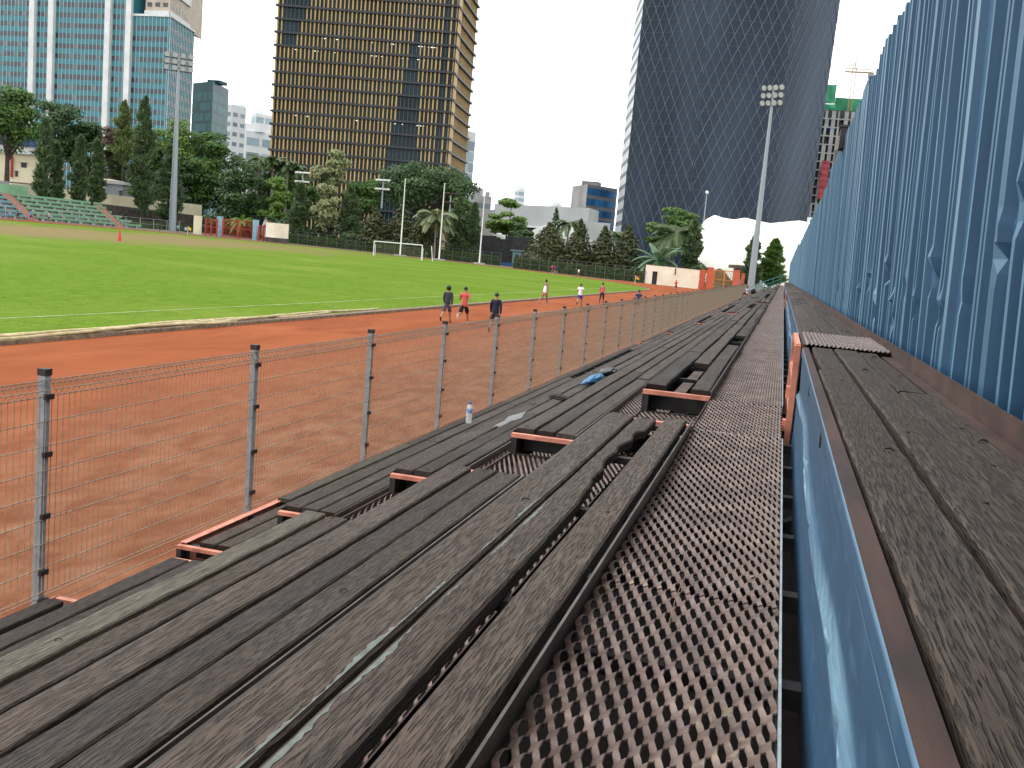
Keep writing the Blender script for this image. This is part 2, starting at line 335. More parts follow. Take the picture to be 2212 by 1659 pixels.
def bench(k, si):
    y0, y1 = SECT[si]; xl, zt = XL[k], ZS[k]; xr = xl + SEATW
    root = thing('bleacher_bench', (xl, y0, zt), 'weathered timber bleacher bench, %s, %s' % (TNAME[k], SNAME[si]), 'bench', 'timber bleacher benches')
    cuts = [(.004, .122), (.140, .256), (.274, .390)]
    if k == 1 and si == 0: cuts = [(.012, .124), (.141, .238), (.276, .378)]
    near = si < 2
    for j, (a, b) in enumerate(cuts):
        y = y0 + (0.02 if si else 0)
        while y < y1 - .3:
            L = random.choice((2.9, 3.6, 4.2)) if near else random.choice((4.2, 5.4, 6.3))
            if si == 0: L = 9
            ye = min(y1, y + L)
            if y1 - ye < 1.0: ye = y1
            miss = False
            if si >= 1: miss = y > 17 and random.random() < .09
            if (k, si) == (5, 0): miss = j == 1
            if (k, si, j) == (5, 1, 0) and y < 6.6: ye = 7.5; miss = True
            if (k, si, j) == (4, 1, 0) and 14 < y < 20: miss = True; ye = y + 2.2
            if (k, si) == (1, 1):
                if j == 1: miss = y < 6.6; ye = 7.9 if y < 6.6 else ye
                if j == 2: 
                    if y < 6.6: ye = 10.4
                    elif y < 10.6: ye = 12.1; miss = True
            if (k, si) in ((2, 1), (3, 1), (4, 1)) and y < 9: miss = False
            if not miss:
                x0, x1 = xl + a + random.uniform(-.003, .003), xl + b + random.uniform(-.003, .003)
                zo = random.uniform(0, .006) if (k, si) != (1, 0) else .003; mt = M_wood; bf = None
                if (k, si, j) == (3, 0, 0) or ((k, si, j) == (5, 1, 0) and y < 8): mt = M_wood_pale; zo = .012
                if (k, si, j) == (1, 0, 1):
                    def bf(u, a_, b_):
                        yy = y0 + (y1 - y0) * u
                        if 2.95 < yy < 4.45: b_ -= min(1, (yy - 2.95) / .5, (4.45 - yy) / .05) * (.034 + .008 * math.sin(yy * 7) + .006 * math.sin(yy * 19 + 1) + random.uniform(-.0035, .0035))
                        return a_, b_
                if (k, si, j) == (1, 0, 1): ye_ = 4.70
                elif si == 0: ye_ = ye - random.uniform(0, .06)
                else: ye_ = ye - .008
                if (k, si, j) == (5, 0, 0): ye_ = 4.74
                pl = plank(x0, x1, y + random.uniform(0, .015), ye_, zt + zo, rough=(.0007 if bf or (k, si) == (1, 0) else .003) if near else .004, warp=0.0015 if near else .006, tilt=random.uniform(-.02, .02) * (1 if near else 2.2), broken=bf, seg=(260 if bf else None) if near else 10).build('plank', mt, root)
                if (k, si) == (1, 0) and j < 2:                       # flakes of old mint paint left along the joint
                    sp = MB(); n_ = 130; e = x1 - .0055 if j == 0 else x0 + .0055; sg = -1 if j == 0 else 1; vs = []
                    for q in range(n_ + 1):
                        yy = 1.05 + 2.0 * q / n_; ww = max(.0002, (.0035 + .0045 * math.sin(yy * 5 + j) + .004 * math.sin(yy * 17) + random.uniform(-.003, .003)) * min(1, (3.05 - yy) * 2)); vs += [(e, yy, zt + zo + .0012), (e + sg * ww, yy, zt + zo + .0012)]
                    sp.add(vs, [(2*q, 2*q+1, 2*q+3, 2*q+2) for q in range(n_)]); sp.build('paint_flakes', M_mint, pl)
                if mt is M_wood_pale: pl['label'] = 'pale bleached plank'
                if si < 2 and y < 20: nails(pl, x0, x1, max(y, .8), ye_, zt + zo)
            y = ye
    bm = bracket_mesh(SEATW); ny = int((y1 - y0 - .1) / .9)
    for i in range(ny + 1):
        yy = y0 + .05 + i * (y1 - y0 - .1) / ny
        if yy < 0.3: continue
        link('bracket', bm[1] if i in (0, ny) and False else bm[0], root, (0, yy - y0, 0))
    mb = MB(); mb.box(xr-.003, xr+.003, y0, y1, zt-.062, zt-.002); mb.box(xr-.018, xr-.003, y0, y1, zt-.062, zt-.057)
    mb.build('side_rail', M_rail, root)
    mb = MB(); mb.box(xl-.008, xl, y0, y1, zt-.26, zt-.012); (mb.box(xl+.0005, xl+.045, y0, y1, zt-.019, zt-.0125) if k == 5 and si == 1 else None); mb.build('side_rail', M_orange if k == 5 else M_dark, root)
    for ys, sgn in ((y0, -1), (y1, 1)):
        if si == 0 and sgn < 0: continue
        ya, yb = (ys-.045, ys-.001) if sgn < 0 else (ys+.001, ys+.045)
        mb = MB(); mb.box(xl-.008, xr+.004, ya, yb, zt-.053, zt-.027); tag(mb.build('end_bar', M_orange, root), 'salmon painted end bar')
        mb = MB(); mb.box(xl-.008, xl+.03, ya, yb, zt-.168, zt-.0535); mb.box(xr-.03, xr+.004, ya, yb, zt-.168, zt-.0535)
        mb.box(xl+.0305, xr-.0305, ya, yb, zt-.168, zt-.158); mb.box(xl+.0305, xr-.0305, ys - sgn*.16, ys - sgn*.155, zt-.168, zt-.07); mb.build('end_frame', M_dark, root)  # inner plate added to keep the opening under the seat dark
    return root

# expanded-metal sheet, one shared mesh per size: long diamonds along Y
def expanded(w, L, bow):
    mb = MB(); swd, lwd = .0330, .105; ns = int(round(w / (swd / 2))); steps = 10; npd = int(round(L / lwd)); lw = L / npd; sw = w / ns
    q = npd * steps + 1; W_, T_ = .0130, .0028
    tri = lambda u: max(-1, min(1, 1.6 * math.sin(2 * math.pi * u)))
    for s in range(ns):
        x0 = (s + .5) * sw; sg = 1 if s % 2 else -1; v = []
        for i in range(q):
            y = L * i / (q - 1); tu = tri(i / steps); a = sg * tu * sw * .26; x = x0 + a
            th = math.radians(27 + 10 * abs(tu)); ct, st = math.cos(th), math.sin(th)
            zz = -bow * math.sin(math.pi * y / L) ** 2 - a * .72
            hx, hz = W_ / 2 * ct, W_ / 2 * st; nx, nz = -st * T_, ct * T_
            v += [(x-hx, y, zz-hz), (x+hx, y, zz+hz), (x+hx+nx, y, zz+hz+nz), (x-hx+nx, y, zz-hz+nz)]
        f = [(i*4+j, (i+1)*4+j, (i+1)*4+(j+1) % 4, i*4+(j+1) % 4) for i in range(q-1) for j in range(4)]
        mb.add(v, f)
    return mb.mesh('mesh_sheet', M_mesh)
EX = {}
def footwalk(k, si):
    y0, y1 = SECT[si]; z = ZS[k] - .045; x0 = XL[k] + SEATW + .008; x1 = (XL[k-1] - .016) if k > 1 else .078
    nm = ['', 'wide rusty mesh walkway below the blue panel', 'rusty mesh strip under the row beside the walkway', 'rusty mesh strip two rows down from the walkway', 'rusty mesh strip three rows down from the walkway', 'rusty mesh strip at the lowest row'][k]
    root = thing('footwalk', (x0, y0, z), '%s, %s' % (nm, SNAME[si]), 'walkway', 'expanded metal footwalks')
    n = max(1, int(round((y1 - max(y0, 0)) / 2.4))); yy0 = max(y0, -.2)
    w, L = round(x1 - x0, 3), round((y1 - yy0) / n, 3)
    for i in range(n):
        key = (w, L, i % 3)
        if key not in EX: EX[key] = expanded(w, L, (.006, .014, .002)[i % 3])
        link('mesh_sheet', EX[key], root, (0, yy0 - y0 + i * L, random.uniform(-.006, .006)), (random.uniform(-.003, .003), 0, 0))
    mb = MB(); mb.box(x1+.001, x1+.006, y0, y1, z-.05, z+.014); mb.build('edge_angle', M_galv if k == 1 else M_rust, root)
    return root
def aisle(k, ai):
    y0, y1 = AIS[ai]; z = ZS[k] - .165; x0 = XL[k]; x1 = (XL[k-1] - .016) if k > 1 else .078
    root = thing('aisle_tread', (x0, y0, z), 'rusty mesh stair tread in the %s aisle, %s' % (['first', 'second', 'third', 'fourth', 'fifth'][ai], ['', 'topmost level', 'second level down', 'third level down', 'fourth level down', 'lowest level'][k]), 'tread', 'mesh treads of the aisles')
    a0 = y0 - .5 if k == 1 and ai == 0 else y0 + .03
    xm = x0 + SEATW + .006; pre = .42 if ai == 0 else .05
    for xa, xb, ya, dz in ((x0, xm - .01, -pre, 0), (xm, x1, .012, .12)):            # half step, then the level of the footwalk
        w, L = round(xb - xa, 3), round(y1 - y0 - ya - .03, 3); key = (w, L, 'a')
        if key not in EX: EX[key] = expanded(w, L, .006)
        link('mesh_sheet', EX[key], root, (xa - x0, ya, dz))
    mb = MB(); mb.box(x0-.012, x0-.002, y0+.03, y1-.03, z-.06, z+.012); mb.build('nosing', M_rust, root)
    mb = MB(); mb.box(xm-.007, xm-.002, y0+.03, y1-.03, z-.01, z+.13); mb.build('step_riser', M_rust, root)
for si in range(6):
    for k in range(1, 6): bench(k, si); footwalk(k, si)
for ai in range(5):
    for k in range(1, 6): aisle(k, ai)

# supporting steelwork under the tiers
fr = thing('grandstand_frame', (-2, 0, gz(-2)), 'dark rusty steel frame carrying the timber stand', 'frame')
mbr = MB(); mbr.obox((.70, -.03, -.60), (-4.9, 0, -4.9 * RISE / RUN), (0, .06, 0), (0, 0, -.09))
mr = mbr.mesh('rafter', M_dark); pms = []
for x in (.55, -.9, -2.4, -3.9):
    mp = MB(); mp.box(x-.035, x+.035, -.035, .035, gz(x)-.1, -.60 + (x-.70) * RISE / RUN - .08); pms.append(mp.mesh('post', M_dark))
for i in range(25):
    y = -1.4 + i * 5.1; link('rafter', mr, fr, (2, y, -gz(-2))); link('rafter', mr, fr, (2, y + 2.55, -gz(-2)))
    for pm_ in pms: link('post', pm_, fr, (2, y + .08, -gz(-2)))
cb = MB(); cb.box(-.4, .62, -.025, .025, -.045, 0); cbm = cb.mesh('cross_bearer', M_dark)
for i in range(48): link('cross_bearer', cbm, fr, (2, .2 + i * .62, -.835 - gz(-2)))
so_ = MB(); so_.add([(-4.4, -12, gz(-4)+.013), (2.2, -12, gz(0)+.013), (2.2, 126, gz(0)+.013), (-4.4, 126, gz(-4)+.013)], [(0, 1, 2, 3)]); struct('soil', so_, M_soil)
rw = MB(); rw.box(.78, .95, -12, 140, gz(0)-.2, -.43); tag(rw.build('skylight_stop_wall', M_soil), 'unseen dark wall added under the blue corrugated wall to block skylight', 'wall')  # unseen wall added to keep skylight off the soil below the stand

# top tier: blue riser panel, seat, back channel
def top_panel(y0, y1, label):
    mb = MB(); nz = 64; ny = int((y1 - y0) / .045) + 1 if y0 < 0 else int((y1 - y0) / .25); ph = y0
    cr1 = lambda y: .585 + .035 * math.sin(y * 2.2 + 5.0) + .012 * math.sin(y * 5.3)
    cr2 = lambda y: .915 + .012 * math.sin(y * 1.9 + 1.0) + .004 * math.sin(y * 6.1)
    dn = ((1.56, .61, .014), (1.27, .60, .016), (2.5, .56, .008), (3.3, .57, .010), (1.25, .50, .008))
    def fn(u, w):
        y = y0 + (y1 - y0) * u; z = -.905 + .562 * w
        d = .013 * min(1, max(0, (w - cr1(y)) / .03)) - .005 * math.exp(-((w - cr1(y)) / .03) ** 2) - .013 * min(1, max(0, (w - cr2(y)) / .02))
        d += .003 * math.sin(y * 1.3 + w * 4) + .002 * math.sin(y * 3.1 - w * 7)
        for dy, dw, da in dn: d += da * math.exp(-((y - dy) / .03) ** 2 - ((w - dw) / .025) ** 2)
        return (.1345 + d * (1 - w ** 6), y, z)
    mb.grid(fn, ny, nz)
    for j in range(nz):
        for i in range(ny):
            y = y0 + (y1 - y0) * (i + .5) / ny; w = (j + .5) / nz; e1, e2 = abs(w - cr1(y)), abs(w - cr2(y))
            shine_wear = max(0, 1 - e1 / (.02 + .05 * max(0, 1 - abs(y - 1.2) / 1.3))) * (.7 + .3 * math.sin(y * 3.9 + 2)) * (1 if w < cr1(y) else .55) + max(0, 1 - e2 / .012) * (.55 + .45 * math.sin(y * 2.2 + .4)) * .9  # pale cyan highlight along each crease, painted into the colour
            shine_wear += max(0, 1 - (1 - w) / .02) * .35
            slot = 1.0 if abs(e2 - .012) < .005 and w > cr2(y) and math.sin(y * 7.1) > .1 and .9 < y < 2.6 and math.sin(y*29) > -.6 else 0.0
            mb.c[j * ny + i] = (min(1, shine_wear), slot, 0)
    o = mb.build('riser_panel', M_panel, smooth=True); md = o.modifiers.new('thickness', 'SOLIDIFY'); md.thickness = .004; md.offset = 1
    return tag(o, label, 'panel', 'blue riser panels')
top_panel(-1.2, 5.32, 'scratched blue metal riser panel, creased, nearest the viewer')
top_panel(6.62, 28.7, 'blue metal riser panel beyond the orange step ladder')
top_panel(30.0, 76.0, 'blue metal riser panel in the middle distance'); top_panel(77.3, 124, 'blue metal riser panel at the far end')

def top_bench(y0, y1, label, spec):
    root = thing('bleacher_bench', (.135, y0, -.336), label, 'bench', 'timber bleacher benches')
    near = y0 < 10
    for j, (a, b) in enumerate([(.170, .286), (.290, .405), (.410, .520)]):
        y = y0
        while y < y1 - .3:
            ye = min(y1, y + (random.choice((3.0, 3.9, 4.4))))
            if spec: ye = {0: y1, 1: y1, 2: 3.49 if y < 3 else y1}[j]
            if y1 - ye < 1: ye = y1
            zo = random.uniform(0, .006)
            if not (not near and random.random() < .06):
                b2 = b - (.02 if spec and j == 2 and y > 3 else 0)
                bf = (lambda u, a_, b_: (a_ + (.014 if u > .80 else 0.0), b_)) if spec and j == 0 else None
                pl = plank(a, b2, y + .004, ye - .012, -.336 + zo, th=.045, rough=.003, warp=.001 if near else .005, tilt=random.uniform(-.02, .02), broken=bf).build('plank', M_wood, root)
                if near:
                    for q in range(3): bolt(random.uniform(a + .03, b - .03), random.uniform(max(1.2, y), ye), -.335 + zo, q == 0).build('nail', M_clip, pl)
            y = ye
    mb = MB(); mb.box(.136, .164, y0, y1, -.348, -.339); mb.build('front_angle', M_rust, root)
    mb = MB(); mb.box(.524, .572, y0, y1, -.356, -.348); mb.box(.5725, .580, y0, y1, -.40, -.283); mb.build('back_channel', M_rust, root)
    for i in range(int((y1 - y0) / 1.2)): 
        mb = MB(); yy = y0 + .3 + i * 1.2; mb.box(.14, .57, yy-.02, yy+.02, -.43, -.386); mb.build('bracket', M_dark, root)
    return root
top_bench(-1.2, 5.32, 'broad dark plank seat at the top beside the blue wall, nearest the viewer', True)
top_bench(6.62, 28.7, 'top plank seat by the blue wall beyond the mesh step', False)
top_bench(30.0, 76.0, 'top plank seat by the blue wall in the middle distance', False)
top_bench(77.3, 124, 'top plank seat by the blue wall at the far end', False)
for (y0, y1), lab in zip(((5.33, 6.61), (28.71, 29.99), (76.01, 77.29)), ('rusty mesh landing between two top plank seats, nearest', 'small mesh landing across the top seat, farther along', 'small mesh landing across the top seat, near the far end')):
    root = thing('mesh_landing', (.15, y0, -.335), lab, 'landing', 'mesh landings on the top tier')
    key = ('l', 1)
    if key not in EX:
        m_ = MB(); ns = 19                                       # coarse folded ridges running across the seat
        sw = .42 / ns
        for s in range(ns):
            v = []; q = 33
            for i in range(q):
                yy = 1.26 * i / (q-1); a = (1 if s % 2 else -1) * math.sin(2*math.pi*i/4) * sw * .25; x = (s+.5)*sw + a
                v += [(x-.008, yy, -.006), (x+.008, yy, .006), (x+.006, yy, .0085), (x-.010, yy, -.0035)]
            m_.add(v, [(i*4+j, (i+1)*4+j, (i+1)*4+(j+1) % 4, i*4+(j+1) % 4) for i in range(q-1) for j in range(4)])
        EX[key] = m_.mesh('mesh_sheet', M_mesh)
    link('mesh_sheet', EX[key], root, (0, .01, .008))
    mb = MB(); mb.box(.5725, .580, y0, y1, -.40, -.283); mb.build('back_channel', M_rust, root)
    mb = MB(); mb.box(.135, .149, y0, y1, -.39, -.325); mb.build('front_angle', M_rust, root)
    # steep salmon ladder down to the walkway
    lad = thing('step_ladder', (.10, y0, -.885), ['salmon painted steel step frame beside the blue panel, nearest', 'small salmon step frame farther along the walkway', 'salmon step frame near the far end of the walkway'][[5.33, 28.71, 76.01].index(y0)], 'step frame', 'salmon step frames')
    for yy in (y0 + .03, y1 - .05):
        mb = MB(); mb.box(.098, .128, yy, yy + .045, -.88, -.338); mb.build('upright', M_orange, lad)
    for zz in (-.72, -.55, -.365):
        mb = MB(); mb.box(.102, .126, y0 + .0755, y1 - .0505, zz, zz + .035); mb.build('rung', M_orange, lad)
    mb = MB(); mb.box(.128, .1345, y0, y1, -.88, -.40); mb.build('back_plate', M_dark, lad)
    for zz in (-.80, -.62):
        mb = MB(); mb.box(.080, .0975, y0 + .06, y0 + .13, zz, zz + .06); mb.build('hinge_lug', M_orange, lad)
lg = MB(); lg.box(.585, .76, -2, 128, -.52, -.415)
M_ledge = plain('concrete_ledge', (0.24, 0.19, 0.13), 0.95, col2=(0.08, 0.062, 0.045), scale=6, bmp=0.5)
tag(lg.build('ledge', M_ledge), 'dirty concrete ledge at the foot of the blue corrugated wall', 'ledge')
db = MB()
for i in range(60):
    y = random.uniform(2.4, 14); x = random.uniform(.59, .64); s_ = random.uniform(.008, .03)
    db.obox((x, y, -.413), (s_, s_ * .4, 0), (-s_ * .4, s_ * 1.4, 0), (0, 0, s_ * .4))
tag(db.build('debris', M_ledge), 'crumbs of rubble and dry leaves on the ledge', 'debris', kind='stuff')

# ------------------------------------------------------------------ blue corrugated wall
wl = thing('corrugated_wall', (.66, 0, -.42), 'tall blue corrugated sheet metal wall along the right of the stand', 'wall')
WX, LEAN = .655, -.030
DENT = [(3.45, .12), (3.95, -.06), (4.6, -.10), (4.95, .08), (5.35, -.12), (5.9, .0), (6.3, -.16), (6.9, .06), (7.6, -.1), (8.3, .02), (9.2, -.14), (10.1, -.05), (11.4, -.12), (12.6, 0), (14, -.1), (3.15, .30), (2.7, .2)]
def sheet(y0, y1, ztop, zbot, dense, rseed):
    r = random.Random(rseed); prof = []; y = y0                    # (y, depth): 0 = crest towards the stand
    while y < y1 - .02:
        p = r.choice((.17, .20, .24, .29, .30)) * r.uniform(.94, 1.06); cw = r.uniform(.014, .034) if r.random() < .8 else .08; dp = r.choice((.060, .054, .046, .030))
        pts = [(0, dp), (.012, dp * .06), (cw, 0), (cw + .022, dp * .95), (cw + (p - cw) * .55, dp * 1.0), (cw + (p - cw) * .60, dp * .80), (cw + (p - cw) * .66, dp)]
        prof += [(y + a, d) for a, d in pts if y + a <= y1]; y += p
    prof.append((y1, prof[-1][1])); nz = 44 if dense else 2; mb = MB(); v = []; nc = len(prof)
    dents = [(dy + r.uniform(-.1, .1), dz + r.uniform(-.05, .05), r.uniform(.04, .07), r.uniform(.03, .05), r.uniform(.045, .085)) for dy, dz in DENT if y0 - .2 < dy < y1 + .2]
    zb = [zbot + r.uniform(-.015, .015)]
    for j in range(nz + 1):
        u = j / nz; u = u ** 1.7 if dense else u; z = zb[0] + (ztop - zb[0]) * u
        for (yy, d) in prof:
            dd = d
            for (dy, dz, sy, sz, da) in dents:
                e = math.exp(-((yy - dy) / sy) ** 2 - ((z - dz) / sz) ** 2); dd += da * e - .035 * math.exp(-((yy - dy) / sy) ** 2 - ((z - dz - .06) / sz) ** 2)
            wob = .004 * math.sin(yy * 3 + z * 2) if dense else 0
            skew = (.012 * math.sin(yy * 11 + 1) * max(0, .25 - z) if dense else 0)
            v.append((WX + LEAN * (z + .4) + dd + wob, yy + skew, z))
    mb.add(v, [(j*nc+i, j*nc+i+1, (j+1)*nc+i+1, (j+1)*nc+i) for j in range(nz) for i in range(nc - 1)])
    ww = [r.uniform(.1, .8) if i % 7 == 1 else 0.0 for i in range(nc - 1)]                      # bright highlights on the crests, painted into the colour
    mb.c = [(ww[q % (nc - 1)], 0, 0) for q in range(len(mb.f))]
    return mb
y = -.6; i = 0; rest = MB()
while y < 140:
    w = .86; top = (2.02 if y < 19 else 1.86 if y < 60 else 2.1) + random.uniform(-.03, .05) - (.0 if i % 3 else .05)
    if not 21.3 < y < 22.0:
        mb = sheet(y, y + w + .012, top, -.415, y < 13, i)
        if y < 85:
            o = mb.build('sheet', M_wall, wl); md = o.modifiers.new('gauge', 'SOLIDIFY'); md.thickness = .0015
        else: rest.add(mb.v, mb.f); rest.c[-len(mb.c):] = mb.c
    y += w; i += 1
rest.build('sheet', M_wall, wl)
for zz in (-.1, 1.0, 1.7):
    mb = MB(); mb.box(.715, .755, -.6, 140, zz, zz + .05); mb.build('girt', M_dark, wl)
col = MB(); col.box(.70, .86, 21.55, 21.70, -.415, 2.7); tag(col.build('steel_column', plain('grey_column', (0.16, 0.16, 0.16), 0.6, col2=(0.09, 0.09, 0.09))), 'dark grey steel column standing in a gap of the blue wall', 'column')
bx = MB(); bx.box(.52, .80, 14.6, 14.95, 1.86, 2.14); bx.box(.50, .82, 14.58, 14.97, 2.1405, 2.17)
tag(bx.build('junction_box', M_clip), 'small black box fixed over the top edge of the blue wall', 'box')

# ------------------------------------------------------------------ wire fence
FX = -4.13; fe = thing('wire_fence', (FX, 0, gz(FX)), 'rolled top welded wire fence on grey posts along the stand', 'fence')
pm = MB(); SP = 2.4; zt, zb = -.955, -2.36
for i in range(48):
    y = .025 + i * .05
    pm.tube([(0, y, zb), (-.045, y, zb+.05), (.0, y, zb+.10), (0, y, zt-.10), (.042, y, zt-.055), (.012, y, zt), (-.042, y, zt-.035), (0, y, zt-.10)], .0032, 3, caps=False)
for z, x in [(zt-.10, 0), (zt-.055, .042), (zt, .012), (zt-.035, -.042), (zb, 0), (zb+.05, -.045), (zb+.10, 0)] + [(zt-.10 - (i+1) * .150, 0) for i in range(7)]:
    pm.tube([(x+.003, 0, z), (x+.003, SP, z)], .0036, 4)
pmesh = pm.mesh('wire_panel', M_wire)
po = MB(); po.box(-.024, .024, -.024, .024, gz(FX)-.2, -.93); pom = po.mesh('post', M_galv)
cp = MB(); cp.box(-.029, .029, -.029, .029, -.945, -.905); cpm = cp.mesh('cap', M_clip)
cl = MB(); cl.box(.0245, .046, -.034, .034, -.016, .016); clm = cl.mesh('clip', M_clip); np_ = 0
y = 4.87 - 3 * SP
while y < 124:
    link('wire_panel', pmesh, fe, (.028, y, -gz(FX)))
    p_ = link('post', pom, fe, (0, y, -gz(FX) + random.uniform(-.012, .012)), (random.uniform(-.006, .006), random.uniform(-.006, .006), 0))
    link('cap', cpm, p_); y += SP; np_ += 1
    if 2 < np_ < 22:
        for z in (-1.07, -1.42, -1.80, -2.15, -2.33): link('clip', clm, p_, (0, 0, z))

# ------------------------------------------------------------------ city behind
def glass(name, col, rough=0.12, tint=False, var=0.3, scale=0.05, spec=0.3, metal=0.0, stretch=(1, 1, 1)):
    m, t, p = nodes(name); c = ramp(t, noise(t, coords(t, stretch), scale, 4), [(0.35, tuple(x * (1 - var) for x in col)), (0.65, col)])
    if tint: c = mix(t, 1.0, c, N(t, 'ShaderNodeVertexColor', layer_name='tint').outputs[0], 'MULTIPLY')
    t.links.new(c, p.inputs['Base Color']); setin(p, Roughness=rough, Metallic=metal); p.inputs['Specular IOR Level'].default_value = spec; return m
def yh(px): return 603 + (px - 1693) * 0.0862
def col(px, d): return at(px, yh(px), d)[:2]
def zt_(px, py, d): return at(px, py, d)[2]
class Face:
    def __init__(s, A, B):
        s.A = np.array(A); d = np.array(B) - s.A; s.L = np.linalg.norm(d); s.d = d / s.L; n = np.array([s.d[1], -s.d[0]])
        if n @ (s.A + d / 2) > 0: n = -n
        s.n = n                                                   # outward, towards the stadium
    def p(s, u, z, o=0.0): q = s.A + s.d * u + s.n * o; return np.array([q[0], q[1], z])
    def box(s, mb, u0, u1, z0, z1, o0, o1, c=None):
        mb.obox(s.p(u0, z0, o0), np.append(s.d * (u1 - u0), 0), np.append(s.n * (o1 - o0), 0), (0, 0, z1 - z0), c)
    def quad(s, mb, u0, u1, z0, z1, o=0.0, c=None):
        mb.add([s.p(u0, z0, o), s.p(u1, z0, o), s.p(u1, z1, o), s.p(u0, z1, o)], [(0, 1, 2, 3)], c)
def prism(mb, pts, z0, z1):
    n = len(pts); v = [(x, y, z0) for x, y in pts] + [(x, y, z1) for x, y in pts]
    mb.add(v, [(i, (i+1) % n, n + (i+1) % n, n + i) for i in range(n)] + [tuple(range(n, 2*n)), tuple(range(n))[::-1]])

# teal office tower, far left
M_teal = glass('teal_glass', (0.050, 0.235, 0.285), 0.2, scale=0.04, var=0.18); M_tealw = glass('dark_teal_window', (0.30, 0.30, 0.30), 0.15, True, spec=0.5)
M_white = plain('white_cladding', (0.74, 0.75, 0.73), 0.6, col2=(0.60, 0.61, 0.60), scale=0.3); M_mull = plain('pale_mullion', (0.42, 0.55, 0.57), 0.5)
M_beige = plain('beige_cladding', (0.55, 0.46, 0.37), 0.7, scale=0.4)
PL, PC, PR = col(-120, 360), col(350, 340), col(402, 363); PB = col(-60, 395)
zC = zt_(360, 47, 340); tw = thing('office_tower', (*PC, -2), 'teal glass office tower with white vertical piers behind the left trees', 'office tower')
mb = MB(); prism(mb, [PL, PC, PR, PB], -2, zC); mb.build('curtain_wall', M_teal, tw)
fa, fb = Face(PL, PC), Face(PC, PR); uP = [(px, (col(px, 340 + (350 - px) * 20 / 470) - fa.A) @ fa.d) for px in (66, 106, 224.5, 268)]
uU = uP[3][1] + 1
mb = MB(); A2 = fa.p(uU, 0)[:2]; prism(mb, [PL, A2, A2 - fa.n * 26, PL - fa.n * 30], zC + .001, zC + 42); mb.build('upper_wall', M_teal, tw)
nst = int((zC + 42) / 3.45); trng = random.Random(3)
for i in range(nst):
    z = -2 + i * 3.45 + 1.2
    for f, um in ((fa, fa.L if z < zC - 2 else uU), (fb, fb.L if z < zC - 2 else 0)):
        if um < 1: continue
        mb = MB(); u = 0.2
        while u < um - 1.2:
            k = trng.random(); c = (.16, .17, .22) if k < .55 else (.09, .10, .14) if k < .8 else (.25, .45, .5) if k < .93 else (.5, .55, .55)
            f.quad(mb, u, min(u + 1.32, um), z, z + 1.6, .06, c); u += 1.5
        mb.build('window_band', M_tealw, tw)
for f, um, zz in ((fa, uU, zC + 42), (fa, fa.L, zC), (fb, fb.L, zC)):
    mb = MB(); u = 0.1 if um != fa.L else uU
    while u < um: f.box(mb, u - .09, u + .09, -2, zz, .0, .20); u += 1.5
    mb.build('mullion_screen', M_mull, tw)
for px, u in uP:
    mb = MB(); fa.box(mb, u - 1.05, u + 1.05, -2, zC + 42.2, .25, 1.5); mb.build('pier', M_white, tw)
# set-back white storeys on the lower corner
mb = MB(); Q0 = fa.p(uU + 3.5, 0, -1.5)[:2]; Q1 = fa.p(fa.L - 1.2, 0, -1.5)[:2]; Q2 = PR - fb.d * 1.5 - fb.n * 1.5; prism(mb, [Q0, Q1, Q2, Q2 - fa.n * 15 - fa.d*4, Q0 - fa.n * 18], zC + .3, zC + 42); mb.build('upper_block', M_beige, tw)
for f in (Face(Q0, Q1), Face(Q1, Q2)):
    for zz in (zC + .8, zC + 8.2, zC + 12.5, zC + 17.5):
        mb = MB(); f.box(mb, 0, f.L, zz, zz + (1.2 if zz < zC + 2 else 2.4), .06, .6); mb.build('balcony_band', M_white, tw)
        mb = MB(); 
        for q in range(int(f.L / 3)): f.quad(mb, q * 3 + .7, q * 3 + 2.5, zz + 2.6, zz + 4.0, .08, (.16, .17, .2))
        mb.build('window_band', M_tealw, tw)
mb = MB(); fa.box(mb, uU, fa.L, zC - .2, zC + .5, .02, .5); fb.box(mb, 0, fb.L, zC - .2, zC + .5, .02, .5); mb.build('parapet', M_white, tw)

